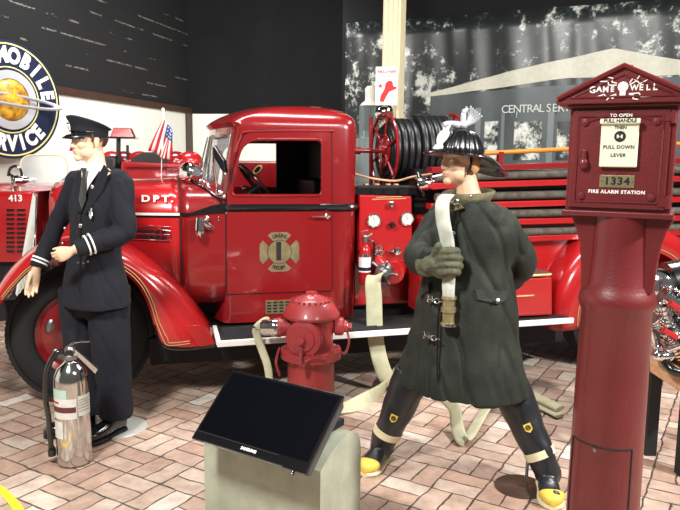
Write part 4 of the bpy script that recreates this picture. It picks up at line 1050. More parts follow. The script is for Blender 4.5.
bx2 = slab('hose_box', [t2(222, 215), t2(335, 215), t2(335, 162), t2(222, 160.5)], .02, W2_-.02, 'cabred', .02)
bm = nb(); p = t2(257.5, 169.5, .015); lathe(bm, [(.04, -.002), (.04, .006)], 24, frame(p, (0, -1, 0)) @ Matrix.Diagonal((1.5, .75, 1, 1))); S('oval_badge', bm, 'gold', bx2)
bm = nb(); lathe(bm, [(.027, .0), (.027, .009)], 24, frame(p, (0, -1, 0)) @ Matrix.Diagonal((1.5, .75, 1, 1))); S('badge_centre', bm, 'black', bx2)
# windscreen, steering wheel
bm = nb(); wq = rpoly([t2(20, 192, .1), t2(68, 192, .1), t2(68, 155, .1), t2(20, 155, .1)], [.01, .01, .12, .12])
tube(bm, [Vector((p.x, .1, p.z)) for p in wq], .008, 8, closed=True); wf = S('windscreen_frame', bm, 'column')
bm = nb(); prism(bm, [Vector((p.x, .1, p.z)) for p in wq], (0, .006, 0)); S('windscreen', bm, 'glass', wf, smooth=False)
bm = nb(); fm = frame(t2(73, 174, .35), (-.5, -.1, .85)); tube(bm, [fm @ Vector((.13*math.cos(2*PI*i/32), .13*math.sin(2*PI*i/32), 0)) for i in range(32)], .011, 8, closed=True); tube(bm, [fm @ Vector((-.13, 0, 0)), fm @ Vector((.13, 0, 0))], .01, 6); tube(bm, [fm @ Vector((0, 0, 0)), fm @ Vector((.0, 0, -.5))], .018, 8); S('steering_wheel', bm, 'black')
# siren lamp on the hood
bm = nb(); p = t2(14, 181, .1); fm = frame(p, (-1, -.35, 0)); lathe(bm, [(.001, -.2), (.03, -.19), (.045, -.12), (.06, -.1), (.06, 0), (.075, .01), (.075, .03), (.06, .035), (.001, .03)], 24, fm)
tube(bm, [p, p-Vector((0, 0, .12))], .02, 8); sl = S('siren_lamp', bm, 'chrome')
bm = nb(); tube(bm, [t2(8, 176, .1), t2(10, 169, .1), t2(15, 166, .1), t2(20, 169, .1), t2(22, 176, .1)], .014, 8, k=4); S('lamp_handle', bm, 'black', sl)
# beacon on its post, seat back, half disc, domes
bm = nb(); tube(bm, [t2(118.5, 138, .2), t2(118, 185, .2)], .022, 8); bc = S('beacon_post', bm, 'black')
bm = nb(); a, b_ = t2(110, 137, .1), t2(134, 138, .1); z1 = t2(112, 127.5, .1).z
hexa(bm, [a, b_, b_+Vector((0, .2, 0)), a+Vector((0, .2, 0)), Vector((a.x+.03, .12, z1)), Vector((b_.x-.04, .12, z1)), Vector((b_.x-.04, .28, z1)), Vector((a.x+.03, .28, z1))]); S('beacon', bm, 'red', bc, smooth=False, bevel=.006)
bm = nb(); box(bm, ((a.x+b_.x)/2, .2, a.z-.005), (b_.x-a.x+.03, .24, .018)); S('beacon_base', bm, 'black', bc, smooth=False)
bm = nb(); c = t2(149, 167, .02); hx = [Vector((c.x+.19*math.cos(PI*i/16), .02, c.z+.145*math.sin(PI*i/16))) for i in range(17)]; prism(bm, hx, (0, .1, 0)); box(bm, (c.x, .07, c.z-.012), (.44, .14, .03)); S('half_round_guard', bm, 'seat', smooth=False)
bm = nb(); box(bm, (t2(107, 170, .15).x, .35, t2(107, 166, .15).z), (.2, .5, .2)); S('seat_back', bm, 'seat', bevel=.03)
bm = nb(); tube(bm, [t2(127.5, 145, .1), t2(127.5, 160, .1)], .014, 8); S('lever', bm, 'black')
for px in (112, 124, 140, 158, 176, 190):
    bm = nb(); c = t2(px, 163, .85); ell(bm, (c.x, .85, c.z), (.15, .15, .13), None, 20, 10); S('fender_dome', bm, 'red' if px in (112, 140, 190) else 'cabred')
slab('side_locker', [t2(166, 205), t2(190, 205), t2(190, 169), t2(166, 168)], -.04, .2, 'cabred', .01)

# ------------------------------------------------------------------ FOREGROUND
# --- hydrant
hg = gr(311, 419, 0); HX, HY = hg.x, 4.16; HX = at(311, 350, HY).x
hy = thing('fire_hydrant', 'red cast iron fire hydrant with side nozzles and chains between monitor and truck', 'hydrant', (HX, HY, 0), math.radians(6))
def hz(py): return at(311, py, HY).z
zt_ = hz(295); zf = hz(313); zb_ = hz(352)
bm = nb(); lathe(bm, [(.17, 0), (.17, .02), (.15, .03), (.147, zb_-.03), (.19, zb_-.028), (.19, zb_+.022), (.15, zb_+.026), (.138, zb_+.05), (.138, zf-.03), (.172, zf-.022), (.178, zf-.005), (.172, zf+.008), (.165, zf+.02), (.14, zf+.065), (.09, zf+.1), (.04, zf+.118), (.035, zf+.125), (.001, zf+.125)], 48)
lathe(bm, [(.04, zf+.12), (.04, zf+.135), (.001, zf+.135)], 5)
for i in range(8):
    a = 2*PI*i/8; lathe(bm, [(.013, zb_-.045), (.013, zb_+.04), (.001, zb_+.042)], 6, Matrix.Translation((.168*math.cos(a), .168*math.sin(a), 0)))
for i in range(22):
    a = 2*PI*i/22; box(bm, (.125, 0, zf+.086), (.012, .012, .008), Matrix.Rotation(a, 4, 'Z'))
obj('barrel', bm, 'hydrant', hy)
nzz = at(302, 331, HY).z
def nozzle(dirv, z, r, L, cap=True, name='nozzle'):
    bm = nb(); fm = frame((0, 0, z), dirv); lathe(bm, [(r*.9, .06), (r*.9, .12), (r*.92, L-.055), (r*1.15, L-.05), (r*1.18, L-.02), (r*1.12, L), (r*.8, L+.008), (r*.75, L+.018), (.03, L+.024), (.028, L+.03)], 32, fm)
    lathe(bm, [(.026, L+.02), (.024, L+.055), (.001, L+.056)], 5, fm); return obj(name, bm, 'hydrant', hy)
nozzle((-.38, -1, 0), nzz-.01, .098, .165, name='pumper_nozzle_cap')
nozzle((1, -.12, 0), nzz+.035, .05, .2, name='nozzle_cap')
bm = nb(); fm = frame((0, 0, nzz+.03), (-1, -.05, 0)); lathe(bm, [(.05, .05), (.052, .19), (.062, .19), (.062, .215), (.03, .22)], 28, fm); obj('nozzle', bm, 'hydrant', hy)
def chain(pts, name='chain'):
    bm = nb(); P = catmull(pts, 8)
    for i in range(0, len(P)-1):
        c = (P[i]+P[i+1])/2; d = (P[i+1]-P[i]).normalized(); side = d.orthogonal().normalized() if i % 2 else d.cross(d.orthogonal()).normalized()
        tube(bm, [c+d*(.013*math.cos(a))+side*(.007*math.sin(a)) for a in [2*PI*k/8 for k in range(8)]], .0028, 5, closed=True)
    return obj(name, bm, 'hydrant', hy)
chain([(-.06, -.17, nzz-.02), (-.075, -.205, nzz-.1), (-.07, -.215, nzz-.17), (-.03, -.2, nzz-.13), (.06, -.19, nzz-.125)])
chain([(.22, -.03, nzz+.02), (.235, -.04, nzz-.06), (.21, -.05, nzz-.13), (.16, -.06, nzz-.11)])
chain([(-.2, -.03, nzz-.1), (-.22, -.05, nzz-.18), (-.2, -.06, nzz-.26)])
# --- flat hose from the hydrant
def ribbon(bm, pts, w_, th, widthdir, k=6, n=10):
    """flattened hose: pts path, widthdir list of vectors or one"""
    P = catmull(pts, k); N = len(P)
    wd_ = widthdir if isinstance(widthdir, list) else [widthdir, widthdir]
    wl = w_ if isinstance(w_, (list, tuple)) else [w_, w_]
    rs = []
    for i, p in enumerate(P):
        t = (P[min(i+1, N-1)]-P[max(i-1, 0)]).normalized(); a = lerpl([Vector(x) for x in wd_], i/(N-1)); a = (a-t*a.dot(t)).normalized(); b_ = t.cross(a); ww = lerpl([float(x) for x in wl], i/(N-1))
        rs.append([p+a*(ww/2*math.copysign(abs(math.cos(q))**.6, math.cos(q)))+b_*(th/2*math.copysign(abs(math.sin(q))**.8, math.sin(q))) for q in [2*PI*(j+.5)/14 for j in range(14)]])
    rings(bm, rs)
h1 = thing('hydrant_hose', 'cream cotton hose drooping from the left nozzle of the hydrant', 'hose', at(268, 368, 4.15)-Vector((0, 0, .35)))
nzw = Matrix.Translation((HX, HY, 0)) @ Matrix.Rotation(math.radians(6), 4, 'Z') @ Vector((-.215, -.01, nzz+.03))
bm = nb(); ribbon(bm, [nzw+Vector((-.06, 0, 0)), at(266, 322, 4.2), at(257, 328, 4.18), at(257, 336, 4.18), at(262, 350, 4.18), at(267.5, 366, 4.16), at(270, 385, 4.14), at(273, 412, 4.1)], [.085, .06, .05, .05, .05, .05], .03, [Vector((0, .3, 1)), Vector((.5, .2, .9)), Vector((1, .2, .1)), Vector((1, .2, 0))]); obj('hose', bm, 'hose', h1, W=True)
bm = nb(); lathe(bm, [(.05, 0), (.058, .01), (.058, .05), (.05, .06), (.05, .1), (.042, .12)], 24, frame(nzw+Vector((.02, 0, 0)), (-1, 0, -.02))); obj('coupling', bm, 'steel', h1, W=True)
# --- flat hose from the pump outlet down to the floor
cpw = TM @ (oc2+fo2.to_3x3() @ Vector((0, 0, .04)))
h2 = thing('discharge_hose', 'flat cream cotton hose hanging from the truck pump outlet down to the bricks', 'hose', gr(385, 388))
pA = [cpw, cpw+Vector((-.05, -.05, -.01)), at(373, 285, cpw.y-.07), at(374, 300, cpw.y-.08), at(375, 330, cpw.y-.1), at(378, 352, cpw.y-.12), at(384, 372, cpw.y-.16), gr(392, 385, .05), gr(386, 382, .03)]
pA[-1] = gr(398, 384, .03)
bm = nb(); ribbon(bm, pA, [.09, .11, .115, .115, .11, .11, .1], .022, [Vector((1, .2, .5)), Vector((1, .2, 0)), Vector((1, .2, 0)), Vector((1, 0, 0)), Vector((1, -.2, 0))]); obj('hanging_length', bm, 'hose', h2, W=True)
h3 = thing('floor_hose', 'flat cream cotton hose snaking over the bricks left of the firefighter', 'hose', gr(385, 388))
bm = nb(); ribbon(bm, [gr(420, 368, .05), gr(404, 371, .06), gr(391, 378, .06), gr(380, 392, .03), gr(364, 402, .025), gr(345, 408, .025), gr(325, 411, .02), gr(300, 412, .02)], [.13, .13, .12, .1, .09], .02, [Vector((.3, .4, 1)), Vector((.4, .5, .8)), Vector((.3, 1, .25)), Vector((.2, 1, .1))]); obj('hose', bm, 'hose', h3, W=True)
h4 = thing('looped_hose', 'flat cream cotton hose looping over the floor behind the firefighter legs', 'hose', gr(460, 440))
bm = nb(); ribbon(bm, [gr(437, 392, .22), gr(447, 400, .2), gr(455, 410, .14), gr(457, 425, .06), gr(462, 440, .03), gr(468, 438, .03), gr(476, 425, .03), gr(484, 412, .03), gr(492, 402, .025), gr(505, 395, .02), gr(520, 398, .02), gr(540, 406, .02), gr(560, 416, .02)], [.07, .075, .075, .075, .075], .02, [Vector((.7, .3, .6)), Vector((1, 0, .5)), Vector((1, .2, .3)), Vector((1, .3, .3)), Vector((.6, 1, .1)), Vector((.5, 1, 0))]); obj('hose', bm, 'hose', h4, W=True)
h5 = thing('folded_hose', 'short fold of cream hose sticking out toward the red alarm post', 'hose', gr(540, 403))
bm = nb(); ribbon(bm, [gr(505, 383, .05), gr(520, 389, .05), gr(540, 399, .05), gr(560, 409, .045)], [.075, .075], .03, [Vector((.5, 1, .2)), Vector((.5, 1, .2))]); obj('hose', bm, 'hose', h5, W=True)

# --- monitor on its plinth
MA = math.radians(-32); fd = Vector((math.cos(MA), math.sin(MA), 0)); bk = Vector((-fd.y, fd.x, 0))
BR = gr(305, 474, .45); BL = gr(191, 438, .45)
fd = (BR-BL); mw = fd.length; fd = fd.normalized(); bk = Vector((-fd.y, fd.x, 0))
# plinth
pc = Vector((-.068, 2.56, 0)); pf_ = at(320.5, 470, 2.53)
PM = Matrix((fd, bk, Vector((0, 0, 1)))).transposed().to_4x4(); PM.translation = Vector((pf_.x, pf_.y, 0))
pli = thing('plinth', 'mottled grey green plinth with rounded top carrying the black monitor', 'plinth', PM.translation.copy(), math.atan2(fd.y, fd.x))
PWd = .625; PD = .31; PH = .475
sp_ = [(0, 0), (0, .40), (.03, .43), (.12, PH-.005), (.18, PH), (.25, PH-.01), (.285, PH-.04), (PD, PH-.1), (PD, 0)]
bm = nb(); prism(bm, [Vector((0, y, z)) for y, z in [(0, 0), (0, .385)]+[(p.x, p.y) for p in catmull([(0, .385, 0), (.06, .425, 0), (.14, PH-.012, 0), (.2, PH, 0), (.27, PH-.02, 0), (PD-.012, PH-.06, 0), (PD, PH-.12, 0)], 5)][1:]+[(PD, 0)]], (-PWd, 0, 0)); obj('body', bm, 'concrete', pli, smooth=True, angle=25)
TR_ = at(342, 392, 1); 
mb = thing('monitor', 'black flat screen monitor tilted back on the grey green plinth', 'monitor', (BL+BR)/2, math.atan2(fd.y, fd.x))
upv = (bk*.257+Vector((0, 0, .226))).normalized(); mh = .345; nrm = fd.cross(upv).normalized()   # faces the viewer
def mf(u, v, d): return BL+fd*(mw*u)+upv*(mh*v)+nrm*d
tfm = tframe(BL, fd, upv); mz = tfm.to_3x3()
bm = nb(); hexa(bm, [mf(0, 0, -.02), mf(1, 0, -.02), mf(1, 1, -.02), mf(0, 1, -.02), mf(0, 0, 0), mf(1, 0, 0), mf(1, 1, 0), mf(0, 1, 0)]); cs_ = obj('casing', bm, 'bezel', mb, W=True, smooth=False, bevel=.004)
bm = nb(); hexa(bm, [mf(.04, .04, -.06), mf(.985, .04, -.06), mf(.985, .93, -.06), mf(.04, .93, -.06), mf(.02, .03, -.018), mf(.998, .03, -.018), mf(.998, .97, -.018), mf(.02, .97, -.018)]); obj('back_cover', bm, 'greyplastic', mb, W=True, smooth=False, bevel=.006)
bm = nb(); hexa(bm, [mf(.022, .13, 0), mf(.978, .13, 0), mf(.978, .96, 0), mf(.022, .96, 0), mf(.022, .13, .001), mf(.978, .13, .001), mf(.978, .96, .001), mf(.022, .96, .001)]); obj('screen', bm, 'screen', mb, W=True, smooth=False)
bm = nb(); hexa(bm, [mf(.02, .108, 0), mf(.75, .108, 0), mf(.75, .114, 0), mf(.02, .114, 0), mf(.02, .108, .002), mf(.75, .108, .002), mf(.75, .114, .002), mf(.02, .114, .002)]); hexa(bm, [mf(.12, -.002, -.004), mf(.82, -.002, -.004), mf(.82, .012, -.004), mf(.12, .012, -.004), mf(.12, -.002, .002), mf(.82, -.002, .002), mf(.82, .012, .002), mf(.12, .012, .002)]); obj('trim_line', bm, 'steel', mb, W=True, smooth=False)
bm = nb(); text(bm, 'SAMSUNG', .017, tfm @ Matrix.Translation((mw*.51, mh*.065, .0015)), .0005, .0006); obj('maker_lettering', bm, 'whiteink', mb, W=True, smooth=False)
bm = nb(); lathe(bm, [(.008, 0), (.007, .014)], 12, frame(mf(.9, -.0, -.01), -upv)); obj('power_button', bm, 'black', mb, W=True)
bm = nb(); b0_ = PM @ Vector((-.12, .2, PH)); box(bm, (0, 0, .015), (.12, .13, .03), Matrix.Translation(b0_) @ Matrix.Rotation(math.atan2(fd.y, fd.x), 4, 'Z')); tube(bm, [b0_+Vector((0, 0, .02)), mf(.72, .45, -.055)], .028, 10); obj('foot', bm, 'matteblack', mb, W=True, smooth=False)

# --- chrome extinguisher
EY = gr(72, 467, 0).y; e0 = at(71, 467, EY); 
ce = thing('fire_extinguisher', 'tall polished steel fire extinguisher with paper label standing on the bricks', 'fire extinguisher', (at(68.5, 420, EY).x, EY+.06, 0), math.radians(12))
ES = .0875; eh = at(71, 362, EY).z
bm = nb(); lathe(bm, [(ES-.012, 0), (ES, .012), (ES, eh-.12), (ES*.96, eh-.085), (ES*.78, eh-.045), (ES*.42, eh-.018), (ES*.36, eh-.01), (ES*.36, eh+.012)], 48); cyl = obj('cylinder', bm, 'steel', ce)
def lab(a0, a1, z0, z1, m, off=.001, parent=None, name='label'):
    bm = nb(); n = 16; r = ES+off
    rs = []
    for i in range(n+1):
        a = math.radians(a0+(a1-a0)*i/n); d = Vector((math.cos(a), math.sin(a), 0)); rs.append([d*r+Vector((0, 0, z0)), d*(r+.0008)+Vector((0, 0, z0)), d*(r+.0008)+Vector((0, 0, z1)), d*r+Vector((0, 0, z1))])
    rings(bm, rs); return obj(name, bm, m, parent or ce)
ez = lambda py: at(71, py, EY-.03).z
l1_ = lab(180, 292, ez(420), ez(400), 'labelgrey'); lab(181, 290, ez(413.5), ez(408), 'maroon', .002, l1_, 'label_band'); lab(298, 350, ez(418), ez(398), 'labelgrey', name='label'); lab(190, 262, ez(400), ez(391), 'mint', .001, name='label'); lab(198, 245, ez(440), ez(423), 'labelgrey', name='label')
bm = nb()
for i in range(5):
    a = math.radians(302+i*9.4); 
for k, z in enumerate((ez(402), ez(404.5), ez(407), ez(410), ez(413))):
    for i in range(8):
        a = math.radians(302+5.4*i); d = Vector((math.cos(a), math.sin(a), 0)); box(bm, (0, 0, 0), (.0008, .007, .0022), Matrix.Translation(d*(ES+.0022)+Vector((0, 0, z))) @ Matrix.Rotation(a, 4, 'Z'))
obj('label_print', bm, 'blackink', ce, smooth=False)
bm = nb(); 
for i, ch in enumerate('CLASS A'):
    a = math.radians(205+9*i); d = Vector((math.cos(a), math.sin(a), 0))
for i in range(6):
    a = math.radians(200+6*i); d = Vector((math.cos(a), math.sin(a), 0)); box(bm, (0, 0, 0), (.001, .008, .009), Matrix.Translation(d*(ES+.0024)+Vector((0, 0, ez(404)))) @ Matrix.Rotation(a, 4, 'Z'))
obj('label_print', bm, 'redink', ce, smooth=False)
bm = nb(); lathe(bm, [(.038, eh), (.04, eh+.02), (.028, eh+.03), (.022, eh+.06), (.018, eh+.065)], 20); box(bm, (0, 0, eh+.04), (.05, .03, .04)); obj('valve', bm, 'dull', ce)
bm = nb(); lathe(bm, [(.022, 0), (.022, .012), (.001, .013)], 20, frame((.0, -.022, eh+.032), (0, -1, 0))); obj('gauge', bm, 'black', ce)
bm = nb(); tube(bm, [(-.02, 0, eh+.055), (.03, 0, eh+.085), (.1, -.01, eh+.09)], [.013, .011, .01], 8, k=3, flat=.5, up=(0, 0, 1)); hexa(bm, [Vector(v) for v in ((.005, -.012, eh+.045), (.005, .012, eh+.045), (.02, .012, eh+.06), (.02, -.012, eh+.06), (.12, -.014, eh-.085), (.12, .014, eh-.085), (.135, .014, eh-.06), (.135, -.014, eh-.06))]); obj('handle', bm, 'steel', ce, smooth=False, bevel=.003)
bm = nb(); tube(bm, [(-.03, 0, eh+.04), (-.07, -.01, eh+.03), (-.115, -.01, eh-.06), (-.128, -.01, eh-.2), (-.12, 0, .25), (-.115, 0, .1), (-.11, 0, .08)], .014, 10, k=5); lathe(bm, [(.02, 0), (.022, .03), (.014, .05)], 12, Matrix.Translation((-.112, 0, .045))); obj('discharge_hose', bm, 'black', ce)

# --- yellow strip on the floor, bottom left
bm = nb(); P = catmull([gr(-30, 478, .004), gr(-5, 486, .004), gr(10, 498, .004), gr(22, 515, .004), gr(30, 530, .004)], 6); vs = []
rs = []
for i, p in enumerate(P):
    t = (P[min(i+1, len(P)-1)]-P[max(i-1, 0)]).normalized(); a = Vector((-t.y, t.x, 0))*.02; z = Vector((0, 0, .004)); rs.append([p+a, p-a, p-a-z, p+a-z])
rings(bm, rs); M['tape'] = mat('yellow_tape', srgb(248, 216, 48), .5); tag(obj('floor_tape', bm, 'tape', centre=True), 'bright yellow strip curving over the bricks in the near left corner', 'tape')

# --- alarm box on its post
AY = 2.5; AR = math.radians(-27); ac = None
AX = at(611, 384, AY).x
AM = Matrix.Translation((AX, AY, 0)) @ Matrix.Rotation(AR, 4, 'Z'); AI = AM.inverted()
al = thing('fire_alarm_box', 'dark red cast iron fire alarm box number 1334 with gabled roof on a round post', 'alarm box', (AX, AY, 0), AR)
def az(py): return at(611, py, AY-.05).z
prof = [(.136, 0), (.133, az(500)), (.129, az(384)), (.126, az(312)), (.134, az(308)), (.138, az(302)), (.134, az(296)), (.126, az(291)), (.115, az(284)), (.11, az(250)), (.108, az(214))]
bm = nb(); lathe(bm, prof, 56); post = obj('post', bm, 'castred', al)
# fins under the box
bt = az(216); bw = .348; bd_ = .2
for sx_ in (-1, 1):
    pts = [Vector((sx_*.09, 0, az(291))), Vector((sx_*.124, 0, az(290))), Vector((sx_*.128, 0, az(265))), Vector((sx_*.137, 0, az(245))), Vector((sx_*.152, 0, az(230))), Vector((sx_*.175, 0, bt)), Vector((sx_*.08, 0, bt))]
    bm = nb(); prism(bm, [p+Vector((0, -.07, 0)) for p in pts], (0, .14, 0)); obj('bracket_fin', bm, 'castred', al, smooth=False, bevel=.006)
bz0, bz1 = bt, az(104)
BOXDX = -.010
bm = nb(); yb = -.10
box(bm, (0, yb+bd_/2, (bz0+bz1)/2), (bw, bd_, bz1-bz0)); box(bm, (0, yb+bd_/2, bz0+.008), (bw+.022, bd_+.022, .02)); box(bm, (0, yb+bd_/2, bz1-.006), (bw+.02, bd_+.02, .012)); obj('housing', bm, 'castred', al, smooth=False, bevel=.004)
# door with raised border
dw = bw-.03; dz0_, dz1_ = bz0+.03, bz1-.022
bm = nb(); box(bm, (-.004, yb-.006, (dz0_+dz1_)/2), (dw, .014, dz1_-dz0_)); adoor = obj('door', bm, 'castred', al, smooth=False, bevel=.004)
bm = nb(); f0 = dw/2-.022; zc_ = (dz0_+dz1_)/2; hh_ = (dz1_-dz0_)/2-.022
tube(bm, [(-f0-.004, yb-.013, zc_-hh_), (f0-.004, yb-.013, zc_-hh_), (f0-.004, yb-.013, zc_+hh_), (-f0-.004, yb-.013, zc_+hh_)], .005, 6, closed=True)
for sx_, sz_ in ((-1, -1), (1, -1), (-1, 1), (1, 1)): lathe(bm, [(.013, 0), (.012, .006), (.001, .008)], 16, frame((sx_*(f0-.022)-.004, yb-.013, zc_+sz_*(hh_-.02)), (0, -1, 0)))
ap_ = [(-.11, yb-.014, bz1-.062), (0, yb-.014, bz1-.027), (.11, yb-.014, bz1-.062)]; tube(bm, ap_, .004, 6); obj('door_moulding', bm, 'castred', adoor)
# roof
ra = az(64)-.01; re_ = az(100); ov = .045
bm = nb(); hwid = bw/2+ov
outer_ = [(-hwid, re_), (0, ra), (hwid, re_), (hwid, re_-.016), (-hwid, re_-.016)]
prism(bm, [Vector((x, yb-ov, z)) for x, z in outer_], (0, bd_+2*ov, 0)); rf_ = obj('roof', bm, 'castred', al, smooth=False, bevel=.004)
bm = nb(); tube(bm, [(-hwid+.004, yb-ov-.004, re_+.004), (0, yb-ov-.004, ra-.004), (hwid-.004, yb-ov-.004, re_+.004)], .009, 6)
tube(bm, [(-hwid+.05, yb-ov-.001, re_+.006), (0, yb-ov-.001, ra-.034), (hwid-.05, yb-ov-.001, re_+.006), ], .004, 6, closed=True); obj('roof_moulding', bm, 'castred', rf_)
bm = nb(); lathe(bm, [(.016, ra-.006), (.016, ra+.012), (.012, ra+.02)], 12, Matrix.Translation((.0, .04, 0))); box(bm, (.035, .04, ra-.01), (.02, .02, .02)); obj('roof_knob', bm, 'castred', rf_)
# lettering
def at2(x, z, y=-.0): return tframe((x, yb+y, z), (1, 0, 0), (0, 0, 1))
bm = nb(); gz = az(90)
g_ = yb-ov-.0005-yb
def gt(s, x, z, size, rot=0, sx=1, b_=.0008): text(bm, s, size, at2(x, z, g_) @ Matrix.Rotation(rot, 4, 'Z'), .0008, b_, sx)
for i, ch in enumerate('GAME'): gt(ch, -.098+.0215*i, gz-.004+.0045*abs(i-1.5)*0+.002*(1 if i == 1 else 0), .031-.002*i, .0, .95)
obj('gable_lettering', bm, 'whiteink', rf_, smooth=False); bm = nb()
for i, ch in enumerate('WELL'): gt(ch, .036+.0215*i, gz-.001-.002*0, .026+.0015*i, .0, .95)
obj('gable_lettering', bm, 'whiteink', rf_, smooth=False)
bm = nb()
fx = Vector((-.0, yb-ov-.001, gz+.0))
lathe(bm, [(.017, 0), (.017, .0012)], 16, frame(fx+Vector((0, 0, .004)), (0, -1, 0))); box(bm, (fx.x, fx.y-.0006, fx.z-.018), (.019, .0012, .02))
def bolt(x0, z0, x1, z1, w_=.0035):
    d = Vector((x1-x0, 0, z1-z0)); n = Vector((-d.z, 0, d.x)).normalized(); o = Vector((0, -.0006, 0))+fx; A = Vector((x0, 0, z0)); B = Vector((x1, 0, z1)); m1 = A+d*.45+n*.006; m2 = A+d*.55-n*.006
    for p, q in ((A, m1), (m1, m2), (m2, B)):
        nn = Vector((-(q-p).z, 0, (q-p).x)).normalized()*w_/2; prism(bm, [o+p+nn, o+q+nn, o+q-nn, o+p-nn], (0, -.001, 0))
for sx_ in (-1, 1):
    bolt(sx_*.02, .016, sx_*.05, .038); bolt(sx_*.02, .01, sx_*.075, .024); bolt(sx_*.02, -.02, sx_*.09, -.03); bolt(sx_*.02, -.022, sx_*.05, -.04)
obj('lightning_fist', bm, 'whiteink', rf_, smooth=False)
bm = nb(); text(bm, 'TO OPEN', .015, at2(-.002, az(116.2), -.0185), .0006, .0004, 1.05, 1.1); text(bm, 'FIRE ALARM STATION', .0165, at2(-.002, az(191.5), -.0135), .0006, .0007, 1.0, 1.18); obj('door_lettering', bm, 'whiteink', adoor, smooth=False)
pz0, pz1 = az(167), az(121)
bm = nb(); box(bm, (-.002, yb-.024, (pz0+pz1)/2), (.122, .018, pz1-pz0)); hdl = obj('pull_handle', bm, 'ivory', adoor, smooth=False, bevel=.004)
bm = nb(); box(bm, (-.002, yb-.037, pz1-.004), (.13, .014, .018)); obj('handle_lip', bm, 'ivory', hdl, smooth=False, bevel=.003)
bm = nb(); text(bm, 'PULL HANDLE', .0175, at2(-.002, pz1-.003, -.0445), .0005, .0005, .95); text(bm, 'THEN', .015, at2(0, pz1-.026, -.0335), .0005, .0004); text(bm, 'PULL DOWN', .0165, at2(-.002, az(147.5), -.0335), .0005, .0004, .98, 1.1); text(bm, 'LEVER', .0165, at2(-.002, az(155.5), -.0335), .0005, .0004, 1, 1.15)
lathe(bm, [(.019, 0), (.019, .001)], 24, at2(-.0, az(137), -.0332)); obj('handle_lettering', bm, 'blackink', hdl, smooth=False)
bm = nb()
for dx in (-.007, .006): box(bm, (dx, yb-.035, az(137)), (.006, .001, .012))
box(bm, (0, yb-.0352, az(137)), (.018, .001, .002)); obj('handle_mark', bm, 'ivory', hdl, smooth=False)
bm = nb(); box(bm, (-.002, yb-.0145, az(181)), (.115, .003, .043)); npz = obj('number_plate', bm, 'brass', adoor, smooth=False, bevel=.001)
bm = nb(); text(bm, '1334', .036, at2(-.002, az(181), -.0165), .0006, .0012, 1.05, 1.15)
for dx in (-.052, .048): lathe(bm, [(.002, 0), (.002, .001)], 8, at2(dx, az(181), -.0165))
obj('plate_number', bm, 'blackink', npz, smooth=False)
bm = nb(); kx = -.115; kz = az(164); ell(bm, (kx, yb-.024, kz), (.017, .014, .02)); tube(bm, [(kx, yb-.02, kz+.012), (kx, yb-.022, kz+.04)], [.011, .008], 10); ell(bm, (kx, yb-.02, kz+.043), (.009, .009, .009)); obj('lock_knob', bm, 'castred', adoor)
for zz_ in (az(118), az(200)):
    bm = nb(); lathe(bm, [(.009, -.022), (.009, .022)], 12, Matrix.Translation((dw/2+.004, yb-.008, zz_))); box(bm, (dw/2-.012, yb-.012, zz_), (.03, .008, .03)); obj('hinge', bm, 'castred', al)
for ch in al.children:
    if not ch.name.startswith('post') and not ch.name.startswith('bracket_fin'):
        for q_ in [ch]+list(ch.children)+[g for c_ in ch.children for g in c_.children]: q_.data.transform(Matrix.Translation((-.016, 0, 0)))
# access door on the post, engraved curved panel
bm = nb(); rs = []
a0, a1 = math.radians(-152), math.radians(-44); zt2 = az(441)
def pr(z):  # post radius at z
    for (r0, z0), (r1, z1) in zip(prof, prof[1:]):
        if z0 <= z <= z1: return r0+(r1-r0)*(z-z0)/(z1-z0)
    return .135
pts = [Vector((math.cos(a0)*(pr(z)+.001), math.sin(a0)*(pr(z)+.001), z)) for z in (.12, .25, .4, zt2)]+[Vector((math.cos(a0+(a1-a0)*i/20)*(pr(zt2)+.001), math.sin(a0+(a1-a0)*i/20)*(pr(zt2)+.001), zt2)) for i in range(21)]+[Vector((math.cos(a1)*(pr(z)+.001), math.sin(a1)*(pr(z)+.001), z)) for z in (zt2, .4, .25, .12)]+[Vector((math.cos(a1+(a0-a1)*i/20)*(pr(.12)+.001), math.sin(a1+(a0-a1)*i/20)*(pr(.12)+.001), .12)) for i in range(21)]
tube(bm, pts, .0028, 5, closed=True); obj('access_door_seam', bm, 'matteblack', al)
bm = nb(); am_ = math.radians(-103); lathe(bm, [(.009, 0), (.008, .004), (.004, .005)], 6, frame((math.cos(am_)*pr(zt2-.012), math.sin(am_)*pr(zt2-.012), zt2-.014), (math.cos(am_), math.sin(am_), 0))); obj('access_door_bolt', bm, 'dull', al)

# --- chrome engine on a wooden skid behind the alarm post
en = thing('display_engine', 'black and chrome motor display on a plywood skid behind the alarm post', 'engine', gr(700, 400, 0), math.radians(-25))
EYd = 3.6
def E(name, bm, m, parent=None, **k): return obj(name, bm, m, parent or en, W=True, **k)
a, b_ = at(650, 372, 3.55), at(705, 408, 3.25); a2, b2 = at(650, 352, 3.55), at(705, 392, 3.25)
bkk = Vector((.25, .55, 0)); bm = nb(); hexa(bm, [a, b_, b_+bkk, a+bkk, a2, b2, b2+bkk, a2+bkk]); E('skid', bm, 'wood', smooth=False, bevel=.004)
for p in (a+Vector((.05, .05, 0)), b_+Vector((-.03, .1, 0)), a+bkk*.9, b_+bkk*.9): bm = nb(); box(bm, (p.x, p.y, p.z/2), (.06, .06, max(p.z, .05))); E('skid_leg', bm, 'matteblack', smooth=False)
bm = nb(); c = at(690, 320, 3.6); tube(bm, [at(664, 345, 3.55), at(690, 330, 3.6), at(730, 330, 3.6)], [.1, .16, .16], 20); tube(bm, [at(668, 285, 3.75), at(720, 275, 3.75)], .13, 20); E('crankcase', bm, 'black')
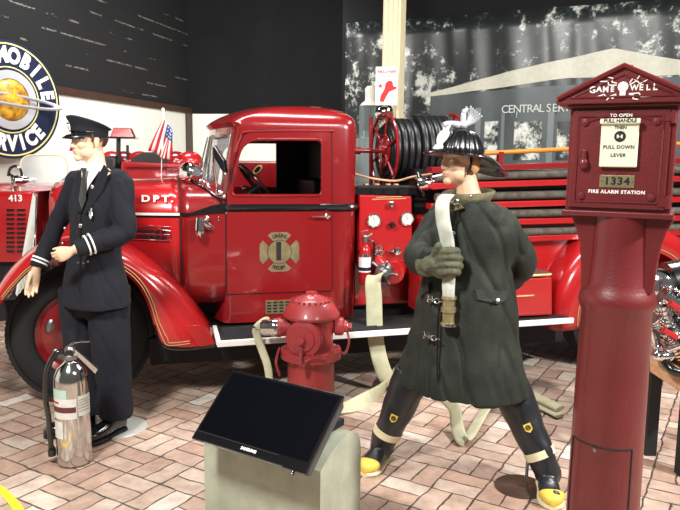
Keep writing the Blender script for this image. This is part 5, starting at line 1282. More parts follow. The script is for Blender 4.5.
bm = nb(); lathe(bm, [(.001, .0), (.04, .005), (.085, -.02), (.1, -.06), (.1, -.1), (.09, -.12)], 28, frame(at(655, 287, 3.62), (-.6, -.8, .1))); E('air_cleaner', bm, 'chrome')
for k, (x0, y0, x1, y1) in enumerate(((655, 318, 676, 334), (662, 296, 690, 312), (668, 338, 690, 362), (662, 306, 672, 346))):
    bm = nb(); n = 9; A = at(x0, y0, 3.5); B = at(x1, y1, 3.5); P = [A.lerp(B, i/n) for i in range(n+1)]
    tube(bm, [A, B], .035, 16); d = (B-A).normalized()
    for p in P: lathe(bm, [(.045, -.004), (.045, .004)], 20, frame(p, d))
    E('chrome_cylinder', bm, 'chrome')
for (x0, y0, x1, y1) in ((670, 303, 682, 312), (663, 330, 676, 338)):
    bm = nb(); tube(bm, [at(x0, y0, 3.42), at(x1, y1, 3.42)], .018, 10); E('red_rocker_cover', bm, 'red')
bm = nb(); ell(bm, at(663, 355, 3.42), (.06, .05, .035)); E('chrome_cap', bm, 'chrome')
bm = nb(); tube(bm, [at(650, 330, 3.45), at(655, 345, 3.45), at(665, 350, 3.42), at(680, 345, 3.4)], .018, 10, k=4); E('chrome_pipe', bm, 'chrome')
for (x, y) in ((670, 288), (676, 290), (680, 293), (668, 320), (672, 350)): bm = nb(); ell(bm, at(x, y, 3.5), (.012, .012, .012)); E('bolt_head', bm, 'chrome')
bm = nb(); tube(bm, [at(652, 300, 3.6), at(662, 325, 3.5), at(672, 332, 3.45)], .022, 10, k=4); tube(bm, [at(656, 345, 3.5), at(672, 370, 3.35), at(690, 372, 3.35)], .025, 10, k=4); E('black_hose', bm, 'black')
# ------------------------------------------------------------------ FIGURES
def fdir(deg): a = math.radians(deg); return Vector((math.sin(a), -math.cos(a), 0))    # 0 = facing the camera, negative = turned to the left
def sdir_(deg): a = math.radians(deg); return Vector((math.cos(a), math.sin(a), 0))
def bring(c, deg, rx, ry, n=36, ex=2.2, tilt=0.0, fold=0.0, seed=0):
    s, f = sdir_(deg), -fdir(deg); out = []
    for j in range(n):
        a = 2*PI*j/n; ca, sa = math.cos(a), math.sin(a)
        k = 1+fold*(math.sin(7*a+seed)+.6*math.sin(11*a+seed*2.3))
        out.append(c+s*(rx*k*math.copysign(abs(ca)**(2/ex), ca))+f*(ry*k*math.copysign(abs(sa)**(2/ex), sa))+Vector((0, 0, tilt*ca)))
    return out
def body_loft(bm, rows, deg, D, n=36, fold0=0, fold1=0, k=4):
    cs = catmull([at(cx, py, D) for py, cx, rx, ry in rows], k); rx = catmull([(r[2], r[3], 0) for r in rows], k)
    N = len(cs); rings(bm, [bring(c, deg, r.x, r.y, n, fold=fold0+(fold1-fold0)*(i/(N-1))**1.5) for i, (c, r) in enumerate(zip(cs, rx))])
def head(bm, m_):
    E_ = lambda c, r, u=24, v=14: ell(bm, c, r, m_, u, v)
    E_((0, .014, .028), (.074, .094, .086)); E_((0, -.024, -.018), (.061, .066, .078)); E_((0, -.040, -.066), (.046, .046, .042)); E_((0, -.074, -.092), (.024, .02, .019))
    E_((0, -.066, .036), (.052, .022, .016)); E_((0, -.058, .06), (.058, .036, .036)); E_((0, -.068, -.045), (.036, .024, .042))
    for s in (-1, 1):
        E_((s*.034, -.058, -.018), (.026, .028, .028)); E_((s*.034, -.026, -.06), (.028, .048, .036)); E_((s*.031, -.071, .008), (.016, .0145, .012)); E_((s*.0125, -.091, -.03), (.008, .010, .0075))
        em = m_ @ Matrix.Translation((s*.071, .012, -.004)) @ Matrix.Rotation(s*.25, 4, 'Z'); ell(bm, (0, 0, .004), (.009, .019, .029), em, 12, 8); ell(bm, (0, -.004, -.022), (.008, .011, .012), em, 10, 6)
    P = [m_ @ Vector(p) for p in ((0, -.080, .028), (0, -.089, .008), (0, -.098, -.012), (0, -.104, -.025))]; tube(bm, P, [.009, .009, .010, .0105], 12)
    E_((0, -.101, -.028), (.0115, .011, .009)); E_((0, -.087, -.0535), (.022, .0105, .0065)); E_((0, -.085, -.0645), (.019, .0105, .007))
def hand(bm, wrist, d, pn, side, L=.185, curl=(.2, .3, .3), spread=.06, thumb=.6, fat=1.0, wr=.026):
    """d towards the fingertips, pn palm normal, side towards the thumb"""
    d = Vector(d).normalized(); side = Vector(side); side = (side-d*side.dot(d)).normalized(); pn0 = Vector(pn); pn = (pn0-d*pn0.dot(d)-side*pn0.dot(side)).normalized(); k = L/.185
    W_ = Vector(wrist); rs = []
    for t, wd, th in ((-.02, wr*1.0, wr*.85), (.0, .027, .019), (.025, .034, .017), (.055, .041, .016), (.085, .042, .014), (.098, .037, .011)):
        c = W_+d*(t*k); rs.append([c+side*(wd*k*fat*math.cos(2*PI*j/16))+pn*(th*k*fat*math.sin(2*PI*j/16)) for j in range(16)])
    rings(bm, rs)
    for i, (off, ln) in enumerate(((.031, .072), (.0105, .081), (-.0105, .076), (-.031, .058))):
        p = W_+d*((.088-.004*abs(i-1))*k)+side*(off*k); dd = (d+side*(off*spread*10)).normalized(); pts = [p-dd*.012*k, p]; a = 0
        for s_, c_ in zip((.45, .3, .25), curl):
            a += c_*(1+.12*i); q = pts[-1]+(dd*math.cos(a)+pn*math.sin(a))*(ln*s_*k); pts.append(q)
        tube(bm, catmull(pts, 3), [.0098*k*fat, .0098*k*fat, .009*k*fat, .0072*k*fat], 10); ell(bm, pts[-1], (.0070*k*fat,)*3, None, 8, 6)
    b_ = W_+d*(.028*k)+side*(.026*k); td = (d*.75+side*thumb+pn*.35).normalized(); p1 = b_+td*.038*k; p2 = p1+(td*.8+d*.5).normalized()*.03*k; p3 = p2+(td*.5+d*.7+pn*.2).normalized()*.024*k
    tube(bm, [b_-td*.01, p1, p2, p3], [.0155*k*fat, .0125*k*fat, .0105*k*fat, .008*k*fat], 10); ell(bm, p3, (.008*k*fat,)*3, None, 8, 6)
def wr_noise(amp, sc, zs=.4, seed=0, amp2=0.0, sc2=30, ridge=0.0, rs=9, rz=.6):
    def f(co, n):
        v = noise.noise(Vector((co.x*sc+seed, co.y*sc, co.z*sc*zs))); v2 = noise.noise(Vector((co.x*sc2, co.y*sc2+seed, co.z*sc2*zs)))
        v3 = abs(noise.noise(Vector((co.x*rs+seed*1.7+co.z*rs*.35, co.y*rs, co.z*rs*rz)))) if ridge else 0
        return amp*v+amp2*v2-(ridge*(1-min(1, v3*5))**1.5 if ridge else 0)
    return f
def shoe(bm_up, bm_sole, heel, d, L=.3, h=.09, toe=None, wid=.05, k=1.0):
    """heel: ground point under the heel, d heading"""
    d = Vector(d).normalized(); s = Vector((-d.y, d.x, 0))
    def sec(t, w_, z0, z1, ex=.8, n=18):
        c = heel+d*(L*t); out = []
        for j in range(n):
            a = 2*PI*j/n; ca, sa = math.cos(a), math.sin(a)
            out.append(c+s*(w_*math.copysign(abs(ca)**ex, ca))+Vector((0, 0, (z0+z1)/2+(z1-z0)/2*math.copysign(abs(sa)**ex, sa))))
        return out
    T_ = ((.0, .3, .55), (.04, .62, .9), (.15, .72, 1), (.3, .72, .98), (.45, .78, .72), (.6, .93, .58), (.75, 1, .52), (.88, .88, .46), (.96, .6, .36), (1.0, .25, .25))
    rings(bm_up, [sec(t, wid*w_, .018, .018+h*hh) for t, w_, hh in T_])
    rings(bm_sole, [sec(t if t else -.01, wid*w_*1.1+.002, 0, .024, .6) for t, w_, hh in T_])

# ================= officer =================
D1 = 3.93; A1 = -47; H1A = -47
g1 = gr(112, 434)
of = thing('person', 'mannequin in dark navy officer uniform and peaked cap, one hand at the waist', 'person', (at(97, 430, D1).x, D1, 0))
H1 = at(89.5, 141.5, D1); hm1 = Matrix.Translation(H1) @ Matrix.Rotation(math.radians(H1A), 4, 'Z') @ Matrix.Rotation(.03, 4, 'X')
sh_l = at(119, 184, D1-.10); el_l = at(125, 232, D1-.16); wr_l = at(75, 249.5, D1-.30)
sh_r = at(75, 184, D1+.10); el_r = at(57, 226, D1+.08); wr_r = at(37, 268, D1-.02)
hipL, hipR = at(108, 300, D1-.04), at(80, 300, D1+.05)
footR = gr(86, 431); footL = gr(117, 433)
bm = nb(); head(bm, hm1)
tube(bm, [hm1 @ Vector((0, .02, -.04)), at(97, 170, D1), at(98, 180, D1)], [.052, .055, .07], 20, k=2)
body_loft(bm, [(168, 98, .06, .055), (178, 98, .17, .085), (200, 97, .17, .1), (240, 96, .145, .095), (285, 96, .165, .11), (305, 96, .15, .11)], A1, D1, 28)
tube(bm, [sh_l, el_l, wr_l], [.05, .042, .027], 14); tube(bm, [sh_r, el_r, wr_r], [.05, .042, .027], 14); ell(bm, sh_l, (.055,)*3); ell(bm, sh_r, (.055,)*3); ell(bm, el_l, (.042,)*3); ell(bm, el_r, (.042,)*3)
for h_, f_ in ((hipL, footL), (hipR, footR)):
    kn = (h_+f_)/2+fdir(A1)*.02+Vector((0, 0, .02)); tube(bm, [h_, kn, f_+Vector((0, 0, .09))], [.085, .055, .04], 16); ell(bm, f_+Vector((0, 0, .055)), (.036, .036, .03))
d_ = (wr_l-el_l).normalized()
hand(bm, wr_l+d_*.012, Vector((-.9, -.12, -.42)), Vector((.1, .9, -.2)), Vector((-.3, -.2, .9)), .158, (.35, .5, .4), .04, .35)
hand(bm, wr_r+(wr_r-el_r).normalized()*.01, Vector((-.28, -.1, -1)), Vector((.75, .55, 0)), Vector((-.65, -.7, 0)), .182, (.12, .15, .12), .02, .15)
bodym = remesh(bm, .0042, 6); ob_ = obj('body', bodym, 'skinpale', of, W=True, angle=180)
def eyes(m_, par, browm):
    for s in (-1, 1):
        bm = nb(); ell(bm, (s*.031, -.0782, .010), (.0115, .0092, .0065), m_, 14, 8); ey = obj('eye', bm, 'white', par, W=True)
        bm = nb(); ell(bm, (s*.031-.001, -.0862, .010), (.0045, .0025, .0045), m_, 10, 6); obj('iris', bm, 'blackink', ey, W=True)
    for s in (-1, 1): bm = nb(); tube(bm, [m_ @ Vector(p) for p in ((s*.014, -.092, .036), (s*.032, -.0905, .041), (s*.052, -.076, .035))], [.003, .0042, .002], 6, k=3); obj('eyebrow', bm, browm, par, W=True)
    bm = nb(); tube(bm, [m_ @ Vector(p) for p in ((-.019, -.0895, -.0565), (-.009, -.0955, -.0545), (0, -.0965, -.0555), (.009, -.0955, -.0545), (.019, -.0895, -.0565))], [.002, .0038, .002], 6, k=2)
    tube(bm, [m_ @ Vector(p) for p in ((-.016, -.0885, -.0625), (0, -.0945, -.0645), (.016, -.0885, -.0625))], [.002, .0042, .002], 6, k=3); obj('lips', bm, 'lip', par, W=True)
eyes(hm1, of, 'hair')
bm = nb()
def hairfn(bm, m_, z0, low, t=.002):
    rs = []
    for i in range(9):
        z = z0-(z0-low)*i/8; row = []
        for j in range(25):
            a = math.radians(8+(180-16)*j/24); zz = max(z, low+.0) if abs(a-PI/2) < 1.15 else max(z, low+.035)
            k = math.sqrt(max(0, 1-((zz-.028)/.086)**2)) if abs(zz-.028) < .085 else .2; k = max(k, .62)
            row.append(m_ @ Vector((math.cos(a)*(.074*k+t), .014+math.sin(a)*(.094*k+t), zz)))
        rs.append(row)
    vs = open_loft(bm, rs)
hairfn(bm, hm1, .06, -.03); o = obj('hair', bm, 'hair', of, W=True, angle=180); s_ = o.modifiers.new('s', 'SOLIDIFY'); s_.thickness = .01; s_.offset = -1
for s in (-1, 1): bm = nb(); tube(bm, [hm1 @ Vector(p) for p in ((s*.071, -.012, .06), (s*.078, -.014, .02), (s*.073, -.016, -.005))], [.009, .008, .004], 8, k=3); obj('sideburn', bm, 'hair', of, W=True)
# coat
bm = nb()
body_loft(bm, [(169, 97, .075, .07), (172.5, 98, .13, .085), (178, 99, .19, .1), (188, 99, .215, .12), (205, 97.5, .215, .135), (235, 95.5, .195, .13), (258, 95, .2, .135), (285, 96, .235, .165), (304, 96.5, .25, .18)], A1, D1, 40, 0, .006)
tube(bm, [sh_l+Vector((-.03, 0, .01)), sh_l, sh_l.lerp(el_l, .5), el_l, el_l.lerp(wr_l, .5), wr_l], [.07, .078, .07, .066, .056, .049], 20, k=3); ell(bm, el_l, (.062,)*3); ell(bm, sh_l+Vector((-.01, 0, -.005)), (.075, .075, .07))
tube(bm, [sh_r+Vector((.03, 0, .01)), sh_r, sh_r.lerp(el_r, .5), el_r, el_r.lerp(wr_r, .5), wr_r], [.07, .07, .06, .057, .05, .044], 20, k=3); ell(bm, el_r, (.055,)*3)
coat = obj('uniform_coat', remesh(bm, .0085, 5, wr_noise(.010, 9, .5, 3, .003, 26, .007, 7, .5)), 'navy', of, W=True, angle=180)
def sleeve_band(name, w_, e_, r_, t, m, par, th=.006, tilt=0):
    d = (w_-e_).normalized(); c = w_-d*t; bm = nb(); fm = frame(c, d, (0, 0, 1)); lathe(bm, [(r_-.01, 0), (r_, 0), (r_, th), (r_-.01, th)], 28, fm, cap=False); return obj(name, bm, m, par, W=True)
for t, r_ in ((.095, .060), (.07, .0585)): sleeve_band('cuff_band', wr_l, el_l, r_, t, 'white', coat, .0085)
for t, r_ in ((.06, .0515), (.04, .050)): sleeve_band('cuff_band', wr_r, el_r, r_, t, 'white', coat, .01)
f1 = fdir(A1); s1 = sdir_(A1)
def on1(px, py, off=.0, rx=.2, ry=.135):
    """point on the officer chest ellipse along the pixel ray"""
    r = ray(px, py); c = at(97, py, D1); o = CAM_C-c
    X0, Y0 = o.dot(s1)/rx, o.dot(f1)/ry; dx, dy = r.dot(s1)/rx, r.dot(f1)/ry
    a = dx*dx+dy*dy; b_ = 2*(X0*dx+Y0*dy); cc = X0*X0+Y0*Y0-1; q = b_*b_-4*a*cc
    t = (-b_-math.sqrt(max(q, 0)))/(2*a); return CAM_C+r*(t-off/r.length)
def patch1(name, pxs, m, off, par, th=.004, rx=.2, ry=.135):
    bm = nb(); P = [on1(x, y, off, rx, ry) for x, y in pxs]; prism(bm, P, (-(P[0]-CAM_C)).normalized()*-th); return obj(name, bm, m, par, W=True, smooth=False, bevel=.001)
# shirt + collar + tie + lapels
bm = nb(); body_loft(bm, [(163.5, 94, .058, .062), (167, 94, .064, .066), (172, 95, .075, .07), (182, 95, .09, .085)], A1, D1-.012, 30); shirt = obj('shirt', bm, 'shirt', of, W=True)
patch1('shirt_front', [(84, 170), (97, 165), (101, 168), (89, 186), (84, 199), (83, 178)], 'shirt', .012, of, rx=.2, ry=.13)
patch1('necktie', [(81, 168), (87, 168), (85.5, 174), (86, 200), (82, 210), (78.5, 200), (82.5, 174)], 'black', .03, of)
patch1('shirt_collar', [(86, 169), (103, 162.5), (104, 167), (89, 178)], 'shirt', .035, of, rx=.13, ry=.09)
patch1('lapel', [(104, 164), (109, 170), (103, 190), (86, 214), (83, 212), (93, 186)], 'navy', .028, coat, .006)
patch1('lapel', [(81, 168), (76, 176), (73, 192), (77, 212), (82, 212), (80, 196), (82, 180)], 'navy', .028, coat, .006)
for (x, y, r_) in ((92.5, 186.5, .012), (80.5, 225.5, .013), (81, 241, .011), (65, 228, .009), (63, 243, .009)):
    bm = nb(); p = on1(x, y, .022); lathe(bm, [(r_, 0), (r_, .004), (r_*.6, .008), (.001, .009)], 14, frame(p, CAM_C-p)); obj('button', bm, 'chrome', coat, W=True)
bm = nb(); p = on1(91, 213, .024); tfb = tframe(p, s1, (0, 0, 1)); pts = [(0, .033), (.012, .026), (.02, .03), (.022, .012), (.016, .002), (.02, -.014), (.008, -.03), (0, -.034), (-.008, -.03), (-.02, -.014), (-.016, .002), (-.022, .012), (-.02, .03), (-.012, .026)]
prism(bm, [tfb @ Vector((x, y, 0)) for x, y in pts], tfb.to_3x3() @ Vector((0, 0, .004))); lathe(bm, [(.01, .004), (.009, .007), (.001, .008)], 12, tfb); obj('badge', bm, 'chrome', coat, W=True, smooth=False)
bm = nb(); tube(bm, [on1(81, 214, .006), on1(80.5, 240, .006), on1(80, 270, .006, .212, .148), on1(80, 304, .006, .23, .165)], .0035, 6); obj('coat_opening', bm, 'black', coat, W=True)
for x, y in ((78, 262.5), (83.5, 263), (88, 261.5)):
    bm = nb(); p = on1(x, y, .04); lathe(bm, [(.008, 0), (.006, .006), (.001, .007)], 10, frame(p, CAM_C-p)); obj('cuff_button', bm, 'chrome', coat, W=True)
# trousers
bm = nb()
for (h_, f_, r0) in ((hipL, footL, .115), (hipR, footR, .11)):
    kn = (h_+f_)/2+Vector((0, 0, .02)); top_ = h_+Vector((0, 0, .08)); an = f_+Vector((0, 0, .10))-fdir(A1)*.0
    P = catmull([top_, h_, h_.lerp(kn, .5), kn, kn.lerp(an, .5), an], 4); rl_ = [r0, r0, r0*.95, r0*.86, r0*.8, r0*.8]
    rings(bm, [bring(p, A1, lerpl(rl_, i/(len(P)-1))*.92, lerpl(rl_, i/(len(P)-1))*1.08, 28, ex=2.3) for i, p in enumerate(P)])
body_loft(bm, [(280, 96, .18, .13), (300, 96, .18, .125), (314, 96, .17, .12)], A1, D1, 30)
obj('trousers', remesh(bm, .009, 4, wr_noise(.012, 8, .35, 9, .002, 26, .007, 8, .35)), 'navy', of, W=True, angle=180)
for i, (f_, ps, dg) in enumerate(((footL, 0, -30), (footR, 0, -62))):
    bu, bs = nb(), nb(); d = fdir(dg); shoe(bu, bs, f_-d*.06, d, .29, .125, wid=.055); u_ = obj('shoe', bu, 'black', of, W=True); obj('sole', bs, 'matteblack', u_, W=True)
    bm = nb()
    for k in range(3):
        c = f_+d*(.045+.022*k)+Vector((0, 0, .098-.012*k)); q = Vector((-d.y, d.x, 0)); tube(bm, [c-q*.024, c+Vector((0, 0, .006)), c+q*.024], .004, 6)
    obj('laces', bm, 'black', u_, W=True)
# cap
bm = nb(); cm1 = hm1 @ Matrix.Translation((0, .004, .043)) @ Matrix.Rotation(-.08, 4, 'X')
def oval(z, rx, ry, yo=0, tz_=0.0, n=40): return [cm1 @ Vector((rx*math.cos(2*PI*j/n), yo+ry*math.sin(2*PI*j/n), z-tz_*math.sin(2*PI*j/n))) for j in range(n)]
rings(bm, [oval(-.018, .083, .102), oval(0, .084, .103), oval(.028, .086, .106, 0, .006), oval(.04, .093, .112, 0, .014), oval(.054, .106, .124, -.004, .026), oval(.06, .108, .126, -.004, .03), oval(.068, .092, .108, -.004, .028), oval(.071, .05, .06, -.004, .014)])
capo = obj('cap', bm, 'navy', of, W=True, angle=60)
bm = nb(); up_, dn_ = [], []
for i in range(21):
    a = math.radians(-152+124*i/20); c_, s_ = math.cos(a), math.sin(a); up_.append((Vector((.085*c_, .105*s_, -.008)), Vector((.092*c_, .105*s_-.05*max(0, -s_)**1.5, -.034))))
vs = [[bm.verts.new(cm1 @ a_), bm.verts.new(cm1 @ ((a_+b_)/2+Vector((0, 0, .005)))), bm.verts.new(cm1 @ b_)] for a_, b_ in up_]
for a_, b_ in zip(vs, vs[1:]):
    for j in range(2): bm.faces.new((a_[j], a_[j+1], b_[j+1], b_[j]))
o = obj('visor', bm, 'black', capo, W=True); s_ = o.modifiers.new('s', 'SOLIDIFY'); s_.thickness = .004
bm = nb(); tube(bm, [cm1 @ Vector((.0885*math.cos(a), .1085*math.sin(a), .008)) for a in [math.radians(-172+164*i/24) for i in range(25)]], .0085, 6, flat=.45, up=(0, 0, 1)); obj('strap', bm, 'chrome', capo, W=True)
bm = nb(); lathe(bm, [(.019, 0), (.019, .005), (.012, .008), (.001, .009)], 18, cm1 @ frame((0, -.122, .034), (0, -1, -.15))); obj('cap_badge', bm, 'chrome', capo, W=True)
# plate under the officer
bm = nb(); pg_ = gr(118, 428); lathe(bm, [(.17, .0), (.17, .006), (.165, .009), (.001, .0095)], 48, Matrix.Translation((pg_.x, pg_.y, 0))); tag(obj('stand_plate', bm, 'disc', centre=True), 'shiny grey round stand plate under the shoes of the navy officer', 'stand plate')

# ================= firefighter =================
D2 = 3.35; A2 = -40; H2A = -60
ff2 = thing('person', 'mannequin firefighter in long dark coat, black helmet and tall boots, legs spread wide', 'person', (at(465, 480, D2).x, D2, 0))
H2 = at(460, 162, D2); hm2 = Matrix.Translation(H2) @ Matrix.Rotation(math.radians(H2A), 4, 'Z')
f2, s2 = fdir(A2), sdir_(A2)
sR = at(444, 215, D2+.11); eR = at(421, 257, D2+.0); wR = at(434, 263, D2-.2)
sL = at(499, 217, D2-.12); eL = at(521, 262, D2+.02); wL = at(506, 283, D2+.2)
anR = gr(382, 461); anL = gr(546, 489)
hR, hL = at(447, 330, D2+.06), at(485, 330, D2-.04)
kR, kL = at(415, 385, D2+.05), at(510, 385, D2-.04)
bm = nb(); head(bm, hm2)
tube(bm, [hm2 @ Vector((0, .02, -.04)), at(468, 192, D2), at(470, 206, D2)], [.054, .058, .08], 20, k=2)
body_loft(bm, [(200, 470, .06, .055), (210, 470, .085, .07), (222, 470, .14, .09), (240, 470, .165, .1), (275, 468, .15, .1), (320, 467, .17, .11), (345, 467, .15, .11)], A2, D2, 28)
for s_, e_, w_ in ((sR, eR, wR), (sL, eL, wL)):
    tube(bm, [s_+Vector((0, 0, -.03)), e_, w_], [.042, .043, .03], 14); ell(bm, s_+Vector((0, 0, -.03)), (.045,)*3); ell(bm, e_, (.043,)*3); tube(bm, [at(470, 235, D2), s_+Vector((0, 0, -.03))], .045, 12)
for h_, k_, a_ in ((hR, kR, anR), (hL, kL, anL)):
    tube(bm, [h_, k_, a_+Vector((0, 0, .1))], [.09, .06, .045], 16); ell(bm, h_, (.09,)*3); ell(bm, k_, (.06,)*3); ell(bm, a_+Vector((0, 0, .06)), (.04, .04, .05))
hand(bm, wR+Vector((.005, 0, 0)), Vector((1, -.15, 0)), Vector((0, 1, 0)), Vector((0, 0, 1)), .115, (.6, .9, .6), .01, .3, .7)
hand(bm, wL, Vector((-.6, .5, -.5)), Vector((.5, .6, 0)), Vector((-.5, 0, .8)), .165, (.4, .5, .4), .02, .3)
obj('body', remesh(bm, .0042, 6), 'skin', ff2, W=True, angle=180); eyes(hm2, ff2, 'hair')
bm = nb(); hairfn(bm, hm2, .06, -.06, .004); o = obj('hair', bm, 'hair', ff2, W=True, angle=180); s_ = o.modifiers.new('s', 'SOLIDIFY'); s_.thickness = .01; s_.offset = -1
# coat
bm = nb()
body_loft(bm, [(199, 470, .085, .08), (202.5, 470, .13, .10), (208, 471, .18, .115), (216, 472, .215, .13), (224, 472, .23, .143), (232, 472, .235, .15), (262, 469, .22, .16), (295, 466, .25, .2), (325, 464.5, .272, .215), (355, 462, .31, .24), (374, 461, .335, .255), (387, 460.5, .345, .26)], A2, D2, 44, 0, .02)
tube(bm, [sR+Vector((.08, -.05, -.02)), sR+Vector((.01, -.01, -.01)), sR.lerp(eR, .5), eR, eR.lerp(wR, .5), wR], [.06, .085, .086, .088, .078, .064], 22, k=3); ell(bm, eR, (.082,)*3)
tube(bm, [sL+Vector((-.08, .06, -.02)), sL+Vector((-.02, .01, -.012)), sL.lerp(eL, .5), eL, eL.lerp(wL, .5), wL], [.06, .085, .085, .085, .072, .062], 22, k=3); ell(bm, eL, (.08,)*3)
coat2 = obj('fire_coat', remesh(bm, .0095, 4, wr_noise(.018, 7, .3, 5, .007, 17, .013, 8, .22)), 'coat', ff2, W=True, angle=180)
def on2(px, py, off=.0, rx=.235, ry=.155, cx=468):
    r = ray(px, py); c = at(cx, py, D2); o = CAM_C-c
    X0, Y0 = o.dot(s2)/rx, o.dot(f2)/ry; dx, dy = r.dot(s2)/rx, r.dot(f2)/ry
    a = dx*dx+dy*dy; b_ = 2*(X0*dx+Y0*dy); cc = X0*X0+Y0*Y0-1; q = b_*b_-4*a*cc
    t = (-b_-math.sqrt(max(q, 0)))/(2*a); return CAM_C+r*(t-off/r.length)
# collar
bm = nb(); rs = []
for i in range(31):
    a = math.radians(-62+305*i/30-28); c_, s_ = math.cos(a), math.sin(a); base = at(468, 205, D2); tall = .07+.012*math.sin(a*1.0)
    d = s2*c_+(-f2)*s_
    rs.append([base+d*.088+Vector((0, 0, -.02)), base+d*.1+Vector((0, 0, tall*.5)), base+d*(.098+.022)+Vector((0, 0, tall))])
vs = open_loft(bm, rs); o = obj('collar', bm, 'olive', coat2, W=True, angle=180); s_ = o.modifiers.new('s', 'SOLIDIFY'); s_.thickness = .012
bm = nb(); pts = [on2(x, y, .025, .16, .12) for x, y in ((440, 196), (445, 192), (457, 200), (464, 208), (452, 212), (441, 208))]; prism(bm, pts, (.004, .012, -.002)); obj('collar_flap', bm, 'olive', coat2, W=True, smooth=False, bevel=.004)
# front opening, clasps, pockets, snaps
def rr_at(py):
    tab = [(200, .2, .125), (232, .235, .15), (262, .225, .16), (295, .252, .2), (325, .282, .225), (355, .317, .25), (382, .342, .268), (404, .352, .277)]
    for (a, b_, c), (a2, b2, c2) in zip(tab, tab[1:]):
        if py <= a2: t = (py-a)/(a2-a); return b_+(b2-b_)*t, c+(c2-c)*t
    return tab[-1][1:]
def o2(px, py, off=.01):
    rx, ry = rr_at(py); return on2(px, py, off, rx, ry, 471 if py < 240 else (466 if py < 310 else 462))
bm = nb(); tube(bm, [o2(x, y, .012) for x, y in ((459, 205), (455, 230), (446, 270), (440, 300), (437.5, 330), (437, 360), (437, 382))], .005, 6, k=4); obj('coat_opening', bm, 'black', coat2, W=True)
def clasp(px, py, w_=.075):
    bm = nb(); c = o2(px, py, .028); tfc = tframe(c, s2, (0, 0, 1))
    P = lambda x, y: tfc @ Vector((x, y, 0))
    tube(bm, [P(-w_*.55, -.016), P(-w_*.5, .0), P(-w_*.55, .018)], .0045, 8); tube(bm, [P(-w_*.5, 0), P(-.005, -.003)], .0055, 8); tube(bm, [P(-w_*.2, -.014), P(-w_*.2, .016)], .004, 8)
    tube(bm, [P(.01+.015*math.cos(a), -.004+.012*math.sin(a)) for a in [2*PI*i/16 for i in range(16)]], .0035, 6, closed=True); tube(bm, [P(.024, -.004), P(w_*.55, -.006)], .004, 8); obj('clasp', bm, 'chrome', coat2, W=True)
clasp(435, 299.5); clasp(432, 336.5, .085); clasp(454, 201, .05)
for x, y in ((471, 196), (454, 233)):
    bm = nb(); ell(bm, o2(x, y, .02) if y > 200 else on2(x, y, .03, .14, .11), (.009, .009, .009)); obj('snap', bm, 'chrome', coat2, W=True)
bm = nb(); pts = [o2(x, y, .014) for x, y in ((475, 289), (508, 291), (507, 300), (498.5, 304.5), (477, 300))]; prism(bm, pts, (.002, .01, 0)); pk = obj('pocket_flap', bm, 'coat', coat2, W=True, smooth=False, bevel=.004)
bm = nb(); ell(bm, o2(498, 300, .024), (.009, .009, .009)); obj('snap', bm, 'white', pk, W=True)
bm = nb(); pts = [o2(x, y, .012) for x, y in ((418, 288), (428, 283), (429, 291), (420, 297))]; prism(bm, pts, (.002, .01, 0)); obj('pocket_flap', bm, 'coat', coat2, W=True, smooth=False, bevel=.004)
# glove
bm = nb(); ell(bm, at(441, 263, D2-.215), (.062, .035, .072))
tube(bm, [at(425, 265, D2-.13), at(432, 264, D2-.19), at(440, 263, D2-.21)], [.058, .056, .05], 16)
for y, ln in ((250.5, 457), (257.5, 460), (264.5, 460), (271.5, 457.5)): tube(bm, catmull([at(438, y+1, D2-.235), at(449, y, D2-.262), at(ln-2, y+.5, D2-.25), at(ln+.5, y+1.5, D2-.215), at(ln-4, y+2, D2-.185)], 3), [.019, .0185, .017, .015], 12)
tube(bm, catmull([at(434, 256, D2-.22), at(437, 248, D2-.25), at(441, 244, D2-.26)], 3), [.02, .016, .013], 12)
obj('glove', remesh(bm, .0042, 2, wr_noise(.007, 25, 1)), 'glove', ff2, W=True, angle=180)
